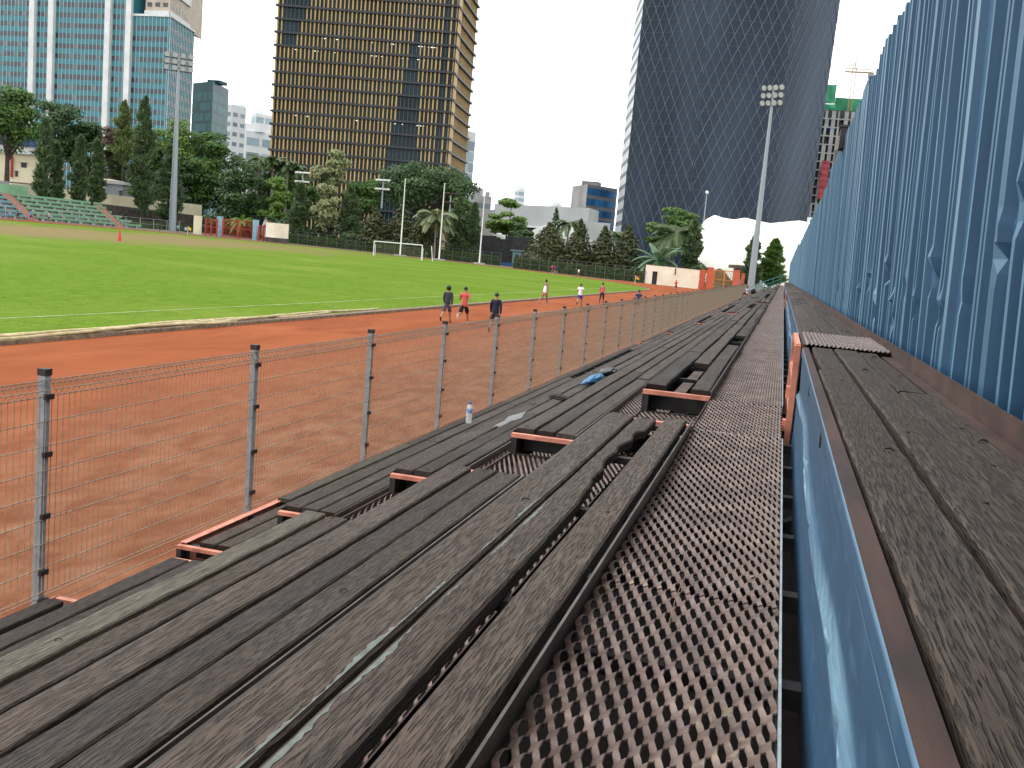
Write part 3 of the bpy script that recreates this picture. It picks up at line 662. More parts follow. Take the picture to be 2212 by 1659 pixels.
# gold-finned tower
M_gold = plain('gold_fin', (0.50, 0.34, 0.135), 0.5, col2=(0.40, 0.265, 0.10), scale=0.08, spec=0.3); M_slab = plain('dark_slab_band', (0.032, 0.036, 0.044), 0.5, scale=0.2)
M_gglass = glass('smoky_glass', (0.020, 0.044, 0.055), 0.1, scale=0.09, var=0.6, spec=.14); M_thin = plain('grey_mullion', (0.12, 0.14, 0.15), 0.5)
PL, PC, PR = col(577, 315), col(948, 314), col(989, 346); PB = col(600, 352)
gt = thing('office_tower', (*PC, -2.5), 'brown and gold finned office tower rising behind the middle trees', 'office tower')
TOPG = 104; mb = MB(); prism(mb, [PL, PC, PR, PB], -2.5, TOPG); mb.build('curtain_wall', M_gglass, gt)
fa, fb = Face(PL, PC), Face(PC, PR); SH = 4.0; grng = random.Random(5)
for i in range(int(TOPG / SH)):
    z = -2.5 + i * SH + 1.1
    mb = MB(); fa.box(mb, -.9, fa.L + .9, z - .32, z + .32, .02, 1.0); fb.box(mb, .9, fb.L + .8, z - .32, z + .32, .02, 1.0); mb.build('slab_edge', M_slab, gt)
    mbg, mbt = MB(), MB()
    for f in (fa, fb):
        n = int(f.L / 1.26)
        for q in range(n + 1):
            u = q * f.L / n; uu = u / f.L; bare = False
            if f is fa:
                lo = .585 + .0115 * i; hi = .875 - .005 * i; bare = lo < uu < hi and i < 23
                if i > 14 and .04 < uu < .08 + .018 * (i - 13): bare = True
                if uu > .94 and q % 2: bare = True
            if bare: f.box(mbt, u - .06, u + .06, z + .33, z + SH - .33, .02, .3)
            else:
                w = (.21 if f is fa else .13) + .07 * ((q * 7 + i * 3) % 3 == 0); f.box(mbg, u - w, u + w * .6, z + .33, z + SH - .33, .02, .62 if f is fa else .3)
        if f is fb: f.box(mbg, .1, .16 * f.L, z + .33, z + SH - .33, .62, .7)
    mbg.build('fin_row', M_gold, gt)
    if mbt.v: mbt.build('mullion_row', M_thin, gt)
    if i in (9, 14, 15, 20, 21):
        ml = MB()
        for q in range(14): u = grng.uniform(.1, .9) * fa.L; zz = z + SH - .9; fa.quad(ml, u, u + .5, zz, zz + .2, .03)
        lm = bpy.data.materials.get('ceiling_light')
        if not lm: lm, t, p = nodes('ceiling_light'); p.inputs['Emission Color'].default_value = (.85, 1, .95, 1); p.inputs['Emission Strength'].default_value = .8
        ml.build('ceiling_light_row', lm, gt)

# dark glass tower wrapped in a diamond lattice
M_dglass = glass('dark_blue_glass', (0.044, 0.065, 0.098), 0.2, scale=0.02, var=0.6, spec=0.12, stretch=(2.6, 2.6, .5)); M_lat = plain('lattice_bar', (0.13, 0.17, 0.225), 0.4, scale=0.1)  # upright darker zones in the glass colour stand in for reflections
M_stripe = plain('striped_pale_panel', (0.42, 0.46, 0.48), 0.4, scale=0.05, var=.3)
TD = 112; cs = [(1321, 356), (1334, 331), (1475, 319), (1640, 321), (1727, 336)]; sh = [0, 0, 0, 1.2, 2.6]
dt = thing('office_tower', (*col(1475, 319), -3), 'dark blue glass tower wrapped in a diamond lattice behind the white canopy', 'office tower')
pb = [np.array(col(*c)) for c in cs]; dirx = (pb[4] - pb[1]) / np.linalg.norm(pb[4] - pb[1]); ptp = [p + dirx * s_ for p, s_ in zip(pb, sh)]
for i in range(4):
    A0, B0, A1, B1 = pb[i], pb[i+1], ptp[i], ptp[i+1]; mb = MB()
    mb.add([(*A0, -3), (*B0, -3), (*B1, TD), (*A1, TD)], [(0, 1, 2, 3)]); mb.build('glass_facet', M_dglass if i else M_stripe, dt)
    f = Face(A0, B0); Hh = TD + 3
    def S3(u, v, o=.14): b = (A0 * (1-v) + A1 * v) * (1-u) + (B0 * (1-v) + B1 * v) * u + f.n * o; return (*b, -3 + Hh * v)
    if i == 0:
        mb = MB()
        for q in range(28): mb.add([S3(0, q/28, .05), S3(1, q/28, .05), S3(1, (q+.35)/28, .05), S3(0, (q+.35)/28, .05)], [(0, 1, 2, 3)])
        mb.build('louvre_band', M_slab, dt); continue
    mb = MB(); pu = 3.25 / f.L; hv = 7.4 / Hh
    for sgn in (1, -1):
        k = -int(1 / hv) - 2
        while k * pu < 1 + (1 / hv + 2) * pu:
            # u = k*pu + sgn*v/hv*pu, clipped to the facet
            va, vb = 0.0, 1.0
            if sgn > 0: va, vb = max(va, -k * hv), min(vb, (1 / pu - k) * hv)
            else: va, vb = max(va, (k - 1 / pu) * hv), min(vb, k * hv)
            if vb > va + .002: mb.tube([S3(k*pu + sgn*va/hv*pu, va), S3(k*pu + sgn*vb/hv*pu, vb)], .10, 4, caps=False)
            k += 1
    mb.build('lattice', M_lat, dt)
    mb = MB()
    for q in range(1, 28): z = q / 28; mb.add([S3(0, z, .04), S3(1, z, .04), S3(1, z + .0024, .04), S3(0, z + .0024, .04)], [(0, 1, 2, 3)])
    mb.build('storey_line', M_slab, dt)
mb = MB(); bk = [pb[0], col(1380, 395), col(1700, 395), pb[4]]
for a, b in zip(bk[:-1], bk[1:]): mb.add([(*a, -3), (*b, -3), (*b, TD), (*a, TD)], [(0, 1, 2, 3)])
mb.build('rear_wall', M_dglass, dt)
ml = MB(); f = Face(pb[2], pb[3])
for u, z in ((.30, 14.0), (.62, 13.5), (.66, 13.4), (.70, 13.2), (.74, 13.0)): f.box(ml, u * f.L, u * f.L + 1.6, z, z + .5, .03, .06)
lm2, t, p = nodes('warm_lamp'); p.inputs['Emission Color'].default_value = (1, .62, .2, 1); p.inputs['Emission Strength'].default_value = .45; setin(p, Base_Color=(.3, .2, .1, 1)); ml.build('lit_window', lm2, dt)

def office(label, cs, ytop, zb, sh_, wall, win, wu=(.1, .9), wz=(.3, .75), bay=3.0, cat='office building', roofbits=None, name='office_building', solid_first=0.0, tinted=False):
    pts = [np.array(col(*c)) for c in cs]; d = cs[1][1]; zt = zt_(cs[1][0], ytop, d)
    o = thing(name, (*pts[1], zb), label, cat); mb = MB(); back = [p + (pts[1] / np.linalg.norm(pts[1])) * 22 for p in (pts[2], pts[0])]
    prism(mb, [*pts[:3], *back], zb, zt); mb.build('wall', wall, o)
    for f in (Face(pts[0], pts[1]), Face(pts[1], pts[2])):
        if solid_first and f.L > 1 and f.A is not None and np.allclose(f.A, pts[0]) and solid_first == 1: continue
        for i in range(int((zt - zb) / sh_)):
            z = zb + i * sh_; mb = MB(); n = max(1, int(round(f.L / bay)))
            for q in range(n):
                u = q * f.L / n; w = f.L / n; k = random.uniform(.6, 1.2); f.quad(mb, u + wu[0] * w, u + wu[1] * w, z + wz[0] * sh_, z + wz[1] * sh_, .07, (k, k, k) if tinted else None)
            mb.build('window_row', win, o)
    if roofbits:
        for (px, py0, py1, w) in roofbits:
            c = np.array(col(px, d + 8)); mb = MB(); s_ = w * scl(d) / 2; mb.box(c[0]-s_, c[0]+s_, c[1]-s_, c[1]+s_, zt + .01 if py1 is None else zt_(px, py1, d), zt_(px, py0, d)); mb.build('roof_plant', wall, o)
    return o
M_g1 = glass('green_dark_glass', (0.034, 0.155, 0.165), 00.2, True, scale=.06, var=.4, spec=.06); M_g1b = glass('green_glass_wall', (0.022, 0.09, 0.10), .2, scale=.05, spec=.06)
M_hazew = plain('haze_pale_concrete', (0.66, 0.68, 0.68), .8, scale=.1, var=.1); M_hazeg = glass('haze_pale_window', (0.22, 0.29, 0.33), .3, True); M_hazeg2 = glass('haze_pale_blue_window', (0.36, 0.46, 0.52), .3, True)  # haze painted into these paler colours of the far buildings
M_blue = glass('bright_blue_glass', (0.07, 0.27, 0.58), .2, True, var=.3); M_conc = plain('grey_concrete', (0.40, 0.40, 0.385), .9, scale=.15, var=.3)
office('dark green glass office block with a slanted face beside the left floodlight mast', [(404, 405), (446, 395), (480, 415)], 180, -2, 4.0, M_g1b, M_g1, (0, 1), (.15, .92), 2.2, tinted=True, roofbits=[(455, 174, None, 30)])
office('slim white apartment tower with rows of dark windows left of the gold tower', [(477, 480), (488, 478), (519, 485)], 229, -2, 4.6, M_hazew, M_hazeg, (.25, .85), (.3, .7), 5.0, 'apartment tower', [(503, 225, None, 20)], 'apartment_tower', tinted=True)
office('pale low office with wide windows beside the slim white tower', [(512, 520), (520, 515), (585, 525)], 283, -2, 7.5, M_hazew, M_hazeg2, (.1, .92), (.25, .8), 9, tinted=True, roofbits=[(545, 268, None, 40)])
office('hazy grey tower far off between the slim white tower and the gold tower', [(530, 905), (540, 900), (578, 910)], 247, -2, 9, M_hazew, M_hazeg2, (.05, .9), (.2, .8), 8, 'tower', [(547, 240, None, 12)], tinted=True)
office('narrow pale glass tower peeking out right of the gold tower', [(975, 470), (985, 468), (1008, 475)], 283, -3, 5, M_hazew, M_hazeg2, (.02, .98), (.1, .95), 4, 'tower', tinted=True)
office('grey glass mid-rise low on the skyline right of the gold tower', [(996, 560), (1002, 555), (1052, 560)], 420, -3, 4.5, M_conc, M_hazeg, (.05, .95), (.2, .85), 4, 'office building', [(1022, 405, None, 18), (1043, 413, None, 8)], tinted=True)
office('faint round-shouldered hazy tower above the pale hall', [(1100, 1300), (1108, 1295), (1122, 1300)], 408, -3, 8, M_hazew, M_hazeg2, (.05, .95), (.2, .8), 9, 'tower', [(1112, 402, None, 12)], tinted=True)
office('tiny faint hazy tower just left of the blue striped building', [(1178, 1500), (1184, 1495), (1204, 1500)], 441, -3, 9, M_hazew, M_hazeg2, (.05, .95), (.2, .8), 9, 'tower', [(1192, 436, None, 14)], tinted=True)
bb = office('grey building with bright blue window bands left of the dark lattice tower', [(1222, 402), (1254, 384), (1318, 396)], 398, -3, 4.0, M_conc, M_blue, (.0, 1), (.22, .88), 2.6, 'office building', [(1262, 390, None, 36)], tinted=True, solid_first=1)

# pale hall with a low dome, white wing and black boundary wall in front
M_hall = plain('hall_render', (0.42, 0.43, 0.42), .85, col2=(0.33, 0.34, 0.33), scale=.12)
def slab_building(name, label, px0, px1, d0, d1, ytop0, ytop1, zb, m, depth=14, cat='hall', extra=None):
    A, B = np.array(col(px0, d0)), np.array(col(px1, d1)); f = Face(A, B); o = thing(name, (*((A+B)/2), zb), label, cat); mb = MB()
    za, zbb = zt_(px0, ytop0, d0), zt_(px1, ytop1, d1)
    v = [f.p(0, zb), f.p(f.L, zb), f.p(f.L, zb, -depth), f.p(0, zb, -depth), f.p(0, za), f.p(f.L, zbb), f.p(f.L, zbb, -depth), f.p(0, za, -depth)]
    mb.add(v, [(3,2,1,0),(4,5,6,7),(0,1,5,4),(1,2,6,5),(2,3,7,6),(3,0,4,7)]); mb.build('wall', m, o); return o, f, za, zbb
o, f, za, zb_ = slab_building('exhibition_hall', 'long pale hall with a flat roof and low dome behind the conical trees', 1060, 1262, 300, 292, 440, 449, -3, M_hall)
mb = MB(); f.box(mb, f.L*.1, f.L*.62, za - 9.6, za - 6.4, .02, .5); mb.build('dark_band', M_slab, o)  # dark band across the hall front, below the cornice
mb = MB(); f.box(mb, 0, f.L, za - 6.3, za - 5.8, .02, 2.2); mb.build('cornice', M_white, o)
mb = MB(); cdm = np.array(col(1210, 288)); R_ = 11.5
mb.grid(lambda u, v: (cdm[0] + R_ * math.cos(2*math.pi*u) * math.cos(v*1.5), cdm[1] + R_ * math.sin(2*math.pi*u) * math.cos(v*1.5), 3.0 + 7.5 * math.sin(v*1.5)), 28, 8); mb.build('dome', M_hall, o, smooth=True)
slab_building('white_annexe', 'white rendered annexe with a ramped roof behind the flagpoles', 985, 1062, 250, 245, 462, 452, -3, M_hall, 10, 'annexe')
slab_building('white_annexe', 'small white flat roofed block right of the dome', 1255, 1310, 282, 282, 478, 482, -3, M_hall, 8, 'annexe')
o, f, za, zb_ = slab_building('black_wall', 'tall black boarded wall with floodlights behind the right flagpole', 1018, 1142, 214, 209, 507, 513, -3, plain('black_boarding', (0.012, 0.012, 0.014), .7, col2=(.03, .03, .032), scale=1.2), .4, 'wall')
for px, py in ((1073, 512), (1081, 516)):
    P = at(px, py, 208); mb = MB(); mb.obox(P, (1.0, -.2, 0), (.06, .3, .1), (0, -.12, .75)); tag(mb.build('floodlight', M_white), 'small white floodlight %s on the black wall' % ('higher of the pair' if px < 1080 else 'lower of the pair'), 'floodlight', 'floodlights on the black wall')

# building under construction, right
M_net = plain('green_net', (0.05, 0.30, 0.155), .8, col2=(0.035, 0.22, 0.115), scale=.25, bmp=.3); M_rednet = plain('red_net', (0.36, 0.06, 0.08), .8, scale=.3, var=.4)
cst = thing('tower_under_construction', (*col(1750, 430), -3), 'concrete tower under construction with green safety netting right of the lattice tower', 'building site')
A, B = col(1712, 430), col(1860, 425); f = Face(A, B); zt0 = zt_(1800, 240, 430); prng = random.Random(2)
for i in range(int((zt0 + 3) / 3.6)):
    z = -3 + i * 3.6; mb = MB(); f.box(mb, 0, f.L, z, z + .5, -12, 0); mb.build('floor_slab', M_conc, cst)
    mb = MB(); u = 0.2
    while u < f.L: f.box(mb, u, u + prng.choice((.5, .9, 1.6)), z + .501, z + 3.599, -.8, -.05); u += 2.6
    mb.build('column_row', M_conc, cst)
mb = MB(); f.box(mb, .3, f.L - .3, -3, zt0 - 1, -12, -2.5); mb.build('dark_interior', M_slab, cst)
for (px0, px1, py0, py1) in ((1782, 1808, 183, 224), (1774, 1806, 225, 248), (1798, 1862, 214, 266), (1786, 1830, 266, 286), (1815, 1862, 267, 282)):
    mb = MB(); P0, P1 = at(px0, py1, 427), at(px1, py0, 424); ff = Face(P0[:2], P1[:2])
    mb.grid(lambda u, v: ff.p(u * ff.L, P0[2] + (P1[2] - P0[2]) * v, .25 * math.sin(u * 9) + .2 * math.sin(v * 7 + u * 4)), 14, 8); ob = mb.build('safety_net', M_net, cst); md = ob.modifiers.new('t', 'SOLIDIFY'); md.thickness = .08
for px, py in ((1771, 398), (1779, 398), (1790, 432)):
    pass
mb = MB(); P0 = at(1770, 408, 424); mb.obox(P0, (4.6, 0, 0), (0, 1, 0), (0.1, 0, 24)); 
P0 = at(1765, 430, 422); P1 = at(1794, 348, 420); ff = Face(P0[:2], P1[:2]); mb = MB()
mb.grid(lambda u, v: ff.p(u * ff.L, P0[2] + (P1[2] - P0[2]) * v, .4 * math.cos(u * 3.14) + .1 * math.sin(v * 40)), 6, 30); ob = mb.build('hoist_net', M_rednet, cst); md = ob.modifiers.new('t', 'SOLIDIFY'); md.thickness = .1
for (px0, px1, py0, py1) in ((1781, 1788, 258, 266), (1791, 1797, 259, 267), (1785, 1812, 275, 281)):
    mb = MB(); P0, P1 = at(px0, py1, 422), at(px1, py0, 422); ff = Face(P0[:2], P1[:2]); ff.box(mb, 0, ff.L, P0[2], P1[2], 0, .3); mb.build('blue_sheeting', plain('blue_sheet', (.03, .09, .45), .7) if 'blue_sheet' not in bpy.data.materials else bpy.data.materials['blue_sheet'], cst)
M_crane = plain('crane_yellow', (.42, .26, .08), .6)
cr = thing('tower_crane', (*col(1795, 432), zt0 - 6), 'yellow tower crane above the green netting', 'crane'); zz = zt_(1812, 165, 432); cxy = np.array(col(1788, 432))
mb = MB()
for dx, dy in ((-.7, -.7), (.7, -.7), (-.7, .7), (.7, .7)): mb.tube([(cxy[0]+dx, cxy[1]+dy, zt0 - 8), (cxy[0]+dx, cxy[1]+dy, zz + 4)], .2, 4)
for q in range(14): z = zt0 - 8 + q * 1.4; mb.tube([(cxy[0]-.7, cxy[1]-.7, z), (cxy[0]+.7, cxy[1]-.7, z + 1.4)], .09, 4)
mb.build('mast', M_crane, cr); jd = np.array([.97, -.1]); mb = MB()
for dy in (-.4, .4): mb.tube([(cxy[0] - jd[0]*4, cxy[1]+dy, zz), (cxy[0] + jd[0]*7.6, cxy[1]+dy - .8, zz - .2)], .3, 4)
mb.tube([(cxy[0]-4, cxy[1], zz + 1.4), (cxy[0] + 7, cxy[1] - .8, zz + 1.0)], .2, 4)
for q in range(9): mb.tube([(cxy[0]-4+q*1.2, cxy[1], zz + (0 if q % 2 else 1.4)), (cxy[0]-4+(q+1)*1.2, cxy[1], zz + (1.4 if q % 2 else 0))], .08, 4)
mb.build('jib', M_crane, cr)
mb = MB(); mb.box(cxy[0] + 5.6, cxy[0] + 8.0, cxy[1] - 1.6, cxy[1] + .2, zz - 2.4, zz - .25); mb.build('counterweight', M_conc, cr)
mb = MB(); mb.tube([(cxy[0], cxy[1], zz + 1.5), (cxy[0] + .3, cxy[1], zz + 11)], [.35, .1], 4); mb.build('mast_tip', M_crane, cr)
mb = MB(); P = at(1742, 487, 300); mb.obox(P - np.array([0, 0, 9]), (4.5, -1, 0), (.6, 3, 0), (0, 0, 11.5)); tag(mb.build('site_cabin', M_white), 'small white cabin at the foot of the lattice tower by the blue wall', 'cabin')

# white tensile canopy
M_canvas = plain('white_canvas', (0.86, 0.84, 0.77), .8, col2=(0.84, 0.80, 0.70), scale=.09)
cv = thing('canopy', (*col(1620, 245), -3), 'large white tensile canopy with scalloped peaks behind the right floodlight mast', 'canopy')
prof = [(1490, 520), (1500, 492), (1512, 474), (1530, 464), (1548, 470), (1572, 474), (1596, 470), (1620, 476), (1650, 482), (1680, 479), (1712, 476), (1740, 482), (1775, 492)]
xs_, ys_ = np.array([p[0] for p in prof], float), np.array([p[1] for p in prof], float)
def cvf(u, v):
    px = 1490 + 285 * u; top = np.interp(px, xs_, ys_); z1 = zt_(px, top, 262); z0 = -2.2; s_ = v
    d = 236 + 26 * s_ ** 1.4 - 2.2 * math.sin(math.pi * s_) * (1 + .5 * math.sin(u * 22)); c = col(px - (0 if u > .06 else 0), d)
    w = s_ ** .62; return (c[0], c[1], z0 + (z1 - z0) * w)
mb = MB(); mb.grid(cvf, 60, 16); mb.build('membrane', M_canvas, cv, smooth=True)
mb = MB(); mb.grid(lambda u, v: (lambda q: (q[0] + .27 * v * 14 - 0, q[1] + v * 14, q[2] - v * v * 9))(cvf(u, 1.0)), 60, 6); mb.build('rear_membrane', M_canvas, cv, smooth=True)
mb = MB(); P = at(1520, 480, 265); Q = zt_(1537, 417, 265); mb.tube([(P[0], P[1], -3), (P[0], P[1], Q)], [.22, .12], 6); 
mb.build('mast', M_galv, cv); mb = MB(); mb.grid(lambda u, v: (P[0] + .45*math.cos(6.283*u)*math.sin(3.1416*v), P[1] + .45*math.sin(6.283*u)*math.sin(3.1416*v), Q + .45*math.cos(3.1416*v)), 10, 6); mb.build('mast_ball', M_white, cv, smooth=True)

# ------------------------------------------------------------------ around the track
M_cream = plain('cream_render', (0.80, 0.72, 0.52), .85, col2=(0.68, 0.60, 0.42), scale=.35); M_creamw = plain('cream_white_render', (0.86, 0.81, 0.68), .85, col2=(0.76, 0.67, 0.50), scale=.5)
M_stone = plain('rubble_stone', (0.12, 0.10, 0.08), .9, col2=(0.045, 0.038, 0.03), scale=1.1, bmp=.6, bd=.2); M_greenp = plain('green_bench_paint', (0.17, 0.34, 0.20), .6, scale=.8, var=.25)
M_bluep = plain('pale_blue_paint', (0.15, 0.30, 0.34), .6, scale=.8); M_salmon = plain('salmon_concrete', (0.40, 0.215, 0.16), .8, scale=.8); M_redp = plain('red_paint', (0.42, 0.055, 0.035), .55, scale=2)
M_yel = plain('ochre_yellow_paint', (0.55, 0.27, 0.035), .55, scale=2); M_orr = plain('orange_red_post', (0.60, 0.11, 0.055), .6, scale=1.5); M_sky = plain('light_blue_post', (0.30, 0.50, 0.60), .6, scale=1.5)
M_wpaint = plain('white_paint', (0.80, 0.80, 0.77), .5, scale=3, var=.15); M_greyroof = plain('grey_roof', (0.20, 0.22, 0.24), .7, scale=.5); M_bsheet = plain('blue_sheeting_wall', (0.17, 0.42, 0.66), .5, scale=.2, var=.15); M_broof = plain('deep_blue_roof', (0.02, 0.06, 0.22), .5, scale=.3)

# terrace of green benches across the field (parallel to the far straight)
TX = -115.5
def tyz(px, py, x): P = atx(px, py, x); return P[1], P[2]
yA, yB = tyz(-70, 470, TX)[0], tyz(305, 490, TX)[0]
zT = tyz(100, 478, TX)[1]; tr = thing('terrace_stand', (TX, (yA+yB)/2, gz(TX)), 'green painted terrace of bench rows with salmon stairs across the field', 'stand')
sBlue = tyz(20, 470, TX)[0]; st1, st2 = tyz(78, 470, TX)[0], tyz(258, 480, TX)[0]
rise = 0.66
for r in range(6):
    x = TX - r * .95; z = gz(TX) + .75 + r * rise
    for a, b, m in ((yA, st1 - 2.2, M_bluep), (st1 + .2, st2 - 1.2, M_greenp), (st2 + 1.2, yB - r * 1.6, M_greenp)):
        mb = MB(); mb.box(x - .50, x + .05, a, b, z - .36, z); mb.build('bench_row', m, tr)
    mb = MB(); mb.box(x - .95, x - .51, yA, yB - r * 1.6, z - .9, z - .42); mb.build('riser_wall', M_conc, tr)
    mb = MB()
    yy = yA
    while yy < yB - r * 1.6: mb.box(x - .30, x + .0, yy, yy + .5, z - .75, z - .361); yy += 3
    mb.build('seat_leg_row', M_conc, tr)
for s0 in (st1 - 2.1, st2 - 1.1):
    mb = MB()
    for r in range(12): mb.box(TX - r * .475 - .47, TX - r * .475 + .3, s0 + .05, s0 + 2.15, gz(TX) - .3, gz(TX) + .30 + r * rise / 2)
    mb.build('stair', M_salmon, tr)
mb = MB(); y0_ = tyz(22, 440, TX - 6)[0]; y1_ = tyz(62, 440, TX - 6)[0]; mb.box(TX - 9, TX - 6.2, y0_, y1_, gz(TX) + 3.0, gz(TX) + 5.4); mb.build('booth', M_greenp, tr)
tf = thing('chain_link_fence', (TX + 3, (yA+yB)/2, gz(TX)), 'low grey chain link fence along the foot of the green terrace', 'fence')
mb = MB()
yy = yA; yE = tyz(366, 492, TX)[0]
pf = MB(); pf.box(-.04, .04, -.04, .04, -.1, 2.0); pfm = pf.mesh('post', M_galv)
while yy < yE: link('post', pfm, tf, (0, yy - (yA+yB)/2, gz(TX+3) - gz(TX))); yy += 4.0
for z in (.1, 1.0, 1.95): mb.tube([(TX + 3, yA, gz(TX) + z), (TX + 3, yE, gz(TX) + z)], .03, 4)
mb.build('rail', M_galv, tf)

# cream boundary wall on a stone base
WXx = -132.0; ya, yb, yl = tyz(24, 420, WXx)[0], tyz(436, 455, WXx)[0], tyz(-90, 420, WXx)[0]
zb0, zb1 = tyz(24, 416, WXx)[1], tyz(436, 467, WXx)[1]; zt0_, zt1 = tyz(24, 396, WXx)[1], tyz(436, 443, WXx)[1]
bw = thing('boundary_wall', (WXx, (ya+yb)/2, -.64), 'long cream boundary wall on a dark rubble stone base behind the green terrace', 'wall')
mb = MB(); mb.add([(WXx, ya, zb0), (WXx, yb, zb1), (WXx, yb, zt1), (WXx, ya, zt0_), (WXx - .4, ya, zb0), (WXx - .4, yb, zb1), (WXx - .4, yb, zt1), (WXx - .4, ya, zt0_)], [(0,1,2,3), (3,2,6,7), (1,5,6,2), (5,4,7,6), (0,3,7,4)]); mb.build('rendered_wall', M_cream, bw)
mb = MB(); mb.box(WXx - .6, WXx + .25, yl, yb + .3, -1.2, zb1 - .02)
mb.add([(WXx + .25, yl, zb1), (WXx + .25, yb, zb1 + .01), (WXx + .25, ya, zb0), (WXx - .6, ya, zb0), (WXx - .6, yb, zb1 + .01), (WXx + .25, yl, zb0), (WXx - .6, yl, zb0)], [(0, 1, 2, 5), (2, 1, 4, 3), (5, 2, 3, 6)]); mb.build('stone_base', M_stone, bw)
mb = MB(); mb.box(WXx + .3, TX - 7, yl, yb, -1.2, gz(TX) + 1.5); mb2 = mb; struct('bank', mb, plain('planted_bank', (0.06, 0.085, 0.03), .95, col2=(0.03, 0.04, 0.015), scale=.6, bmp=.6))
gw = MB(); yy0 = tyz(24, 420, WXx + 2)[0]; gw.box(WXx - 1, WXx + 1.6, yl, yy0, -1, tyz(10, 392, WXx)[1]); tag(gw.build('grey_wall', M_conc), 'grey concrete wall at the left end of the cream boundary wall', 'wall')

# houses behind the wall
def house(label, px0, px1, yt0, yb0, d, wall, roof=None, dep=9, zb=None, wins=(), name='house', over=.5, rh=.5):
    A, B = np.array(col(px0, d)), np.array(col(px1, d)); f = Face(A, B); zt = zt_((px0+px1)/2, yt0, d); zb = zt_((px0+px1)/2, yb0, d) if zb is None else zb
    o = thing(name, (*((A+B)/2), zb), label, 'house'); mb = MB(); f.box(mb, 0, f.L, zb, zt, -dep, 0); mb.build('wall', wall, o)
    if roof: mb = MB(); f.box(mb, -over, f.L + over, zt + .002, zt + rh, -dep - over, over); mb.build('roof', roof, o)
    for (u0, u1, v0, v1) in wins:
        mb = MB(); f.box(mb, u0 * f.L, u1 * f.L, zb + v0 * (zt-zb), zb + v1 * (zt-zb), -.1, .05); w = mb.build('window', M_slab, o)
        mb = MB(); f.box(mb, u0 * f.L - .15, u1 * f.L + .15, zb + v1 * (zt-zb) + .01, zb + v1 * (zt-zb) + .14, 0, .45); mb.build('hood', M_conc, w)
    return o, f, zb, zt
o, f, zb, zt = house('cream house with small hooded windows and a red pipe behind the left bank', -60, 92, 333, 392, 225, M_cream, M_conc, 10, None, ((.68, .76, .55, .72), (.90, .99, .5, .66), (.60, .64, .2, .4)), over=.4, rh=.25)
mb = MB(); f.box(mb, .545 * f.L, .57 * f.L, zb + 1, zt - .5, .05, .5); mb.build('red_pipe', M_redp, o)
house('white house with a deep blue roof at the left edge, behind the cream house', -10, 90, 316, 335, 240, M_white, M_broof, 10, 0, (), over=.8, rh=2.6)
house('low cream hut with a square window among the casuarinas', 178, 232, 388, 415, 222, M_cream, M_cream, 6, 0, ((.72, .90, .45, .8),), over=.6, rh=.35)
house('grey lean-to shed with a flat roof left of the blue sheeting', 225, 263, 398, 424, 219, M_greyroof, M_conc, 6, 0, ((.80, .98, .5, .85),), over=.6, rh=.7)
house('long brown sided shed roofed in grey beside the cream hut', 183, 262, 372, 386, 240, plain('brown_boards', (0.13, 0.095, 0.085), .8, scale=.5), M_greyroof, 6, 0, (), over=.3, rh=.3)
bs = MB(); P0, P1 = col(200, 260), col(292, 256); ff = Face(P0, P1); bs.grid(lambda u, v: ff.p(u * ff.L, -1 + (zt_(270, 345, 258) + 1) * v, .12 * math.sin(u * 60)), 60, 2)
ob = bs.build('blue_screen', M_bsheet); ob.modifiers.new('t', 'SOLIDIFY').thickness = .08; tag(ob, 'tall pale blue sheeting screen seen between the casuarina trunks', 'screen')
cb_ = MB(); P = gp(438, 507); cb_.box(P[0] - 2, P[0] - .6, P[1] - .2, P[1] + .5, -1.4, zt_(436, 468, 200)); tag(cb_.build('cream_pillar', M_cream), 'cream end pillar left of the red gates', 'pillar')
tk = MB(); P = gp(386, 497); tk.box(P[0] - 5, P[0] - 3.6, P[1] + 8, P[1] + 10, -1, 1.5); tk.box(P[0] - 5.1, P[0] - 3.5, P[1] + 7.9, P[1] + 10.1, 1.501, 1.7); tag(tk.build('kiosk', M_galv), 'small grey blue kiosk beside the foot of the left floodlight mast', 'kiosk')

# gates
def gate(label, px0, px1, pyb0, pyb1, h, m, bars=(0, .5, 1), mesh=True, d=None):
    A, B = (gp(px0, pyb0), gp(px1, pyb1)) if d is None else (at(px0, pyb0, d[0]), at(px1, pyb1, d[1])); f = Face(A[:2], B[:2]); z = min(A[2], B[2]); o = thing('gate', (*((A+B)/2)[:2], z), label, 'gate')
    for b in bars: mb = MB(); u = b * (f.L - .24); f.box(mb, u, u + .24, z, z + h, -.1, .1); mb.build('upright', m, o)
    for zz in (.1, h * .5, h - .2): mb = MB(); f.box(mb, .241, f.L - .241, z + zz, z + zz + .13, -.06, .06); mb.build('rail', m, o)
    if mesh:
        mb = MB(); u = .5
        while u < f.L - .4: f.box(mb, u, u + .05, z + .24, z + h - .21, -.02, .02); u += .32
        mb.build('infill_bars', m, o)
    return o
gate('narrow red barred gate left of the first light blue post', 442, 469, 508, 511, 3.3, M_redp)
gate('wide red double barred gate between the light blue posts', 479, 547, 512, 518, 3.6, M_redp)
gate('small red barred gate next to the cream block', 557, 580, 519.5, 521.5, 3.0, M_redp)
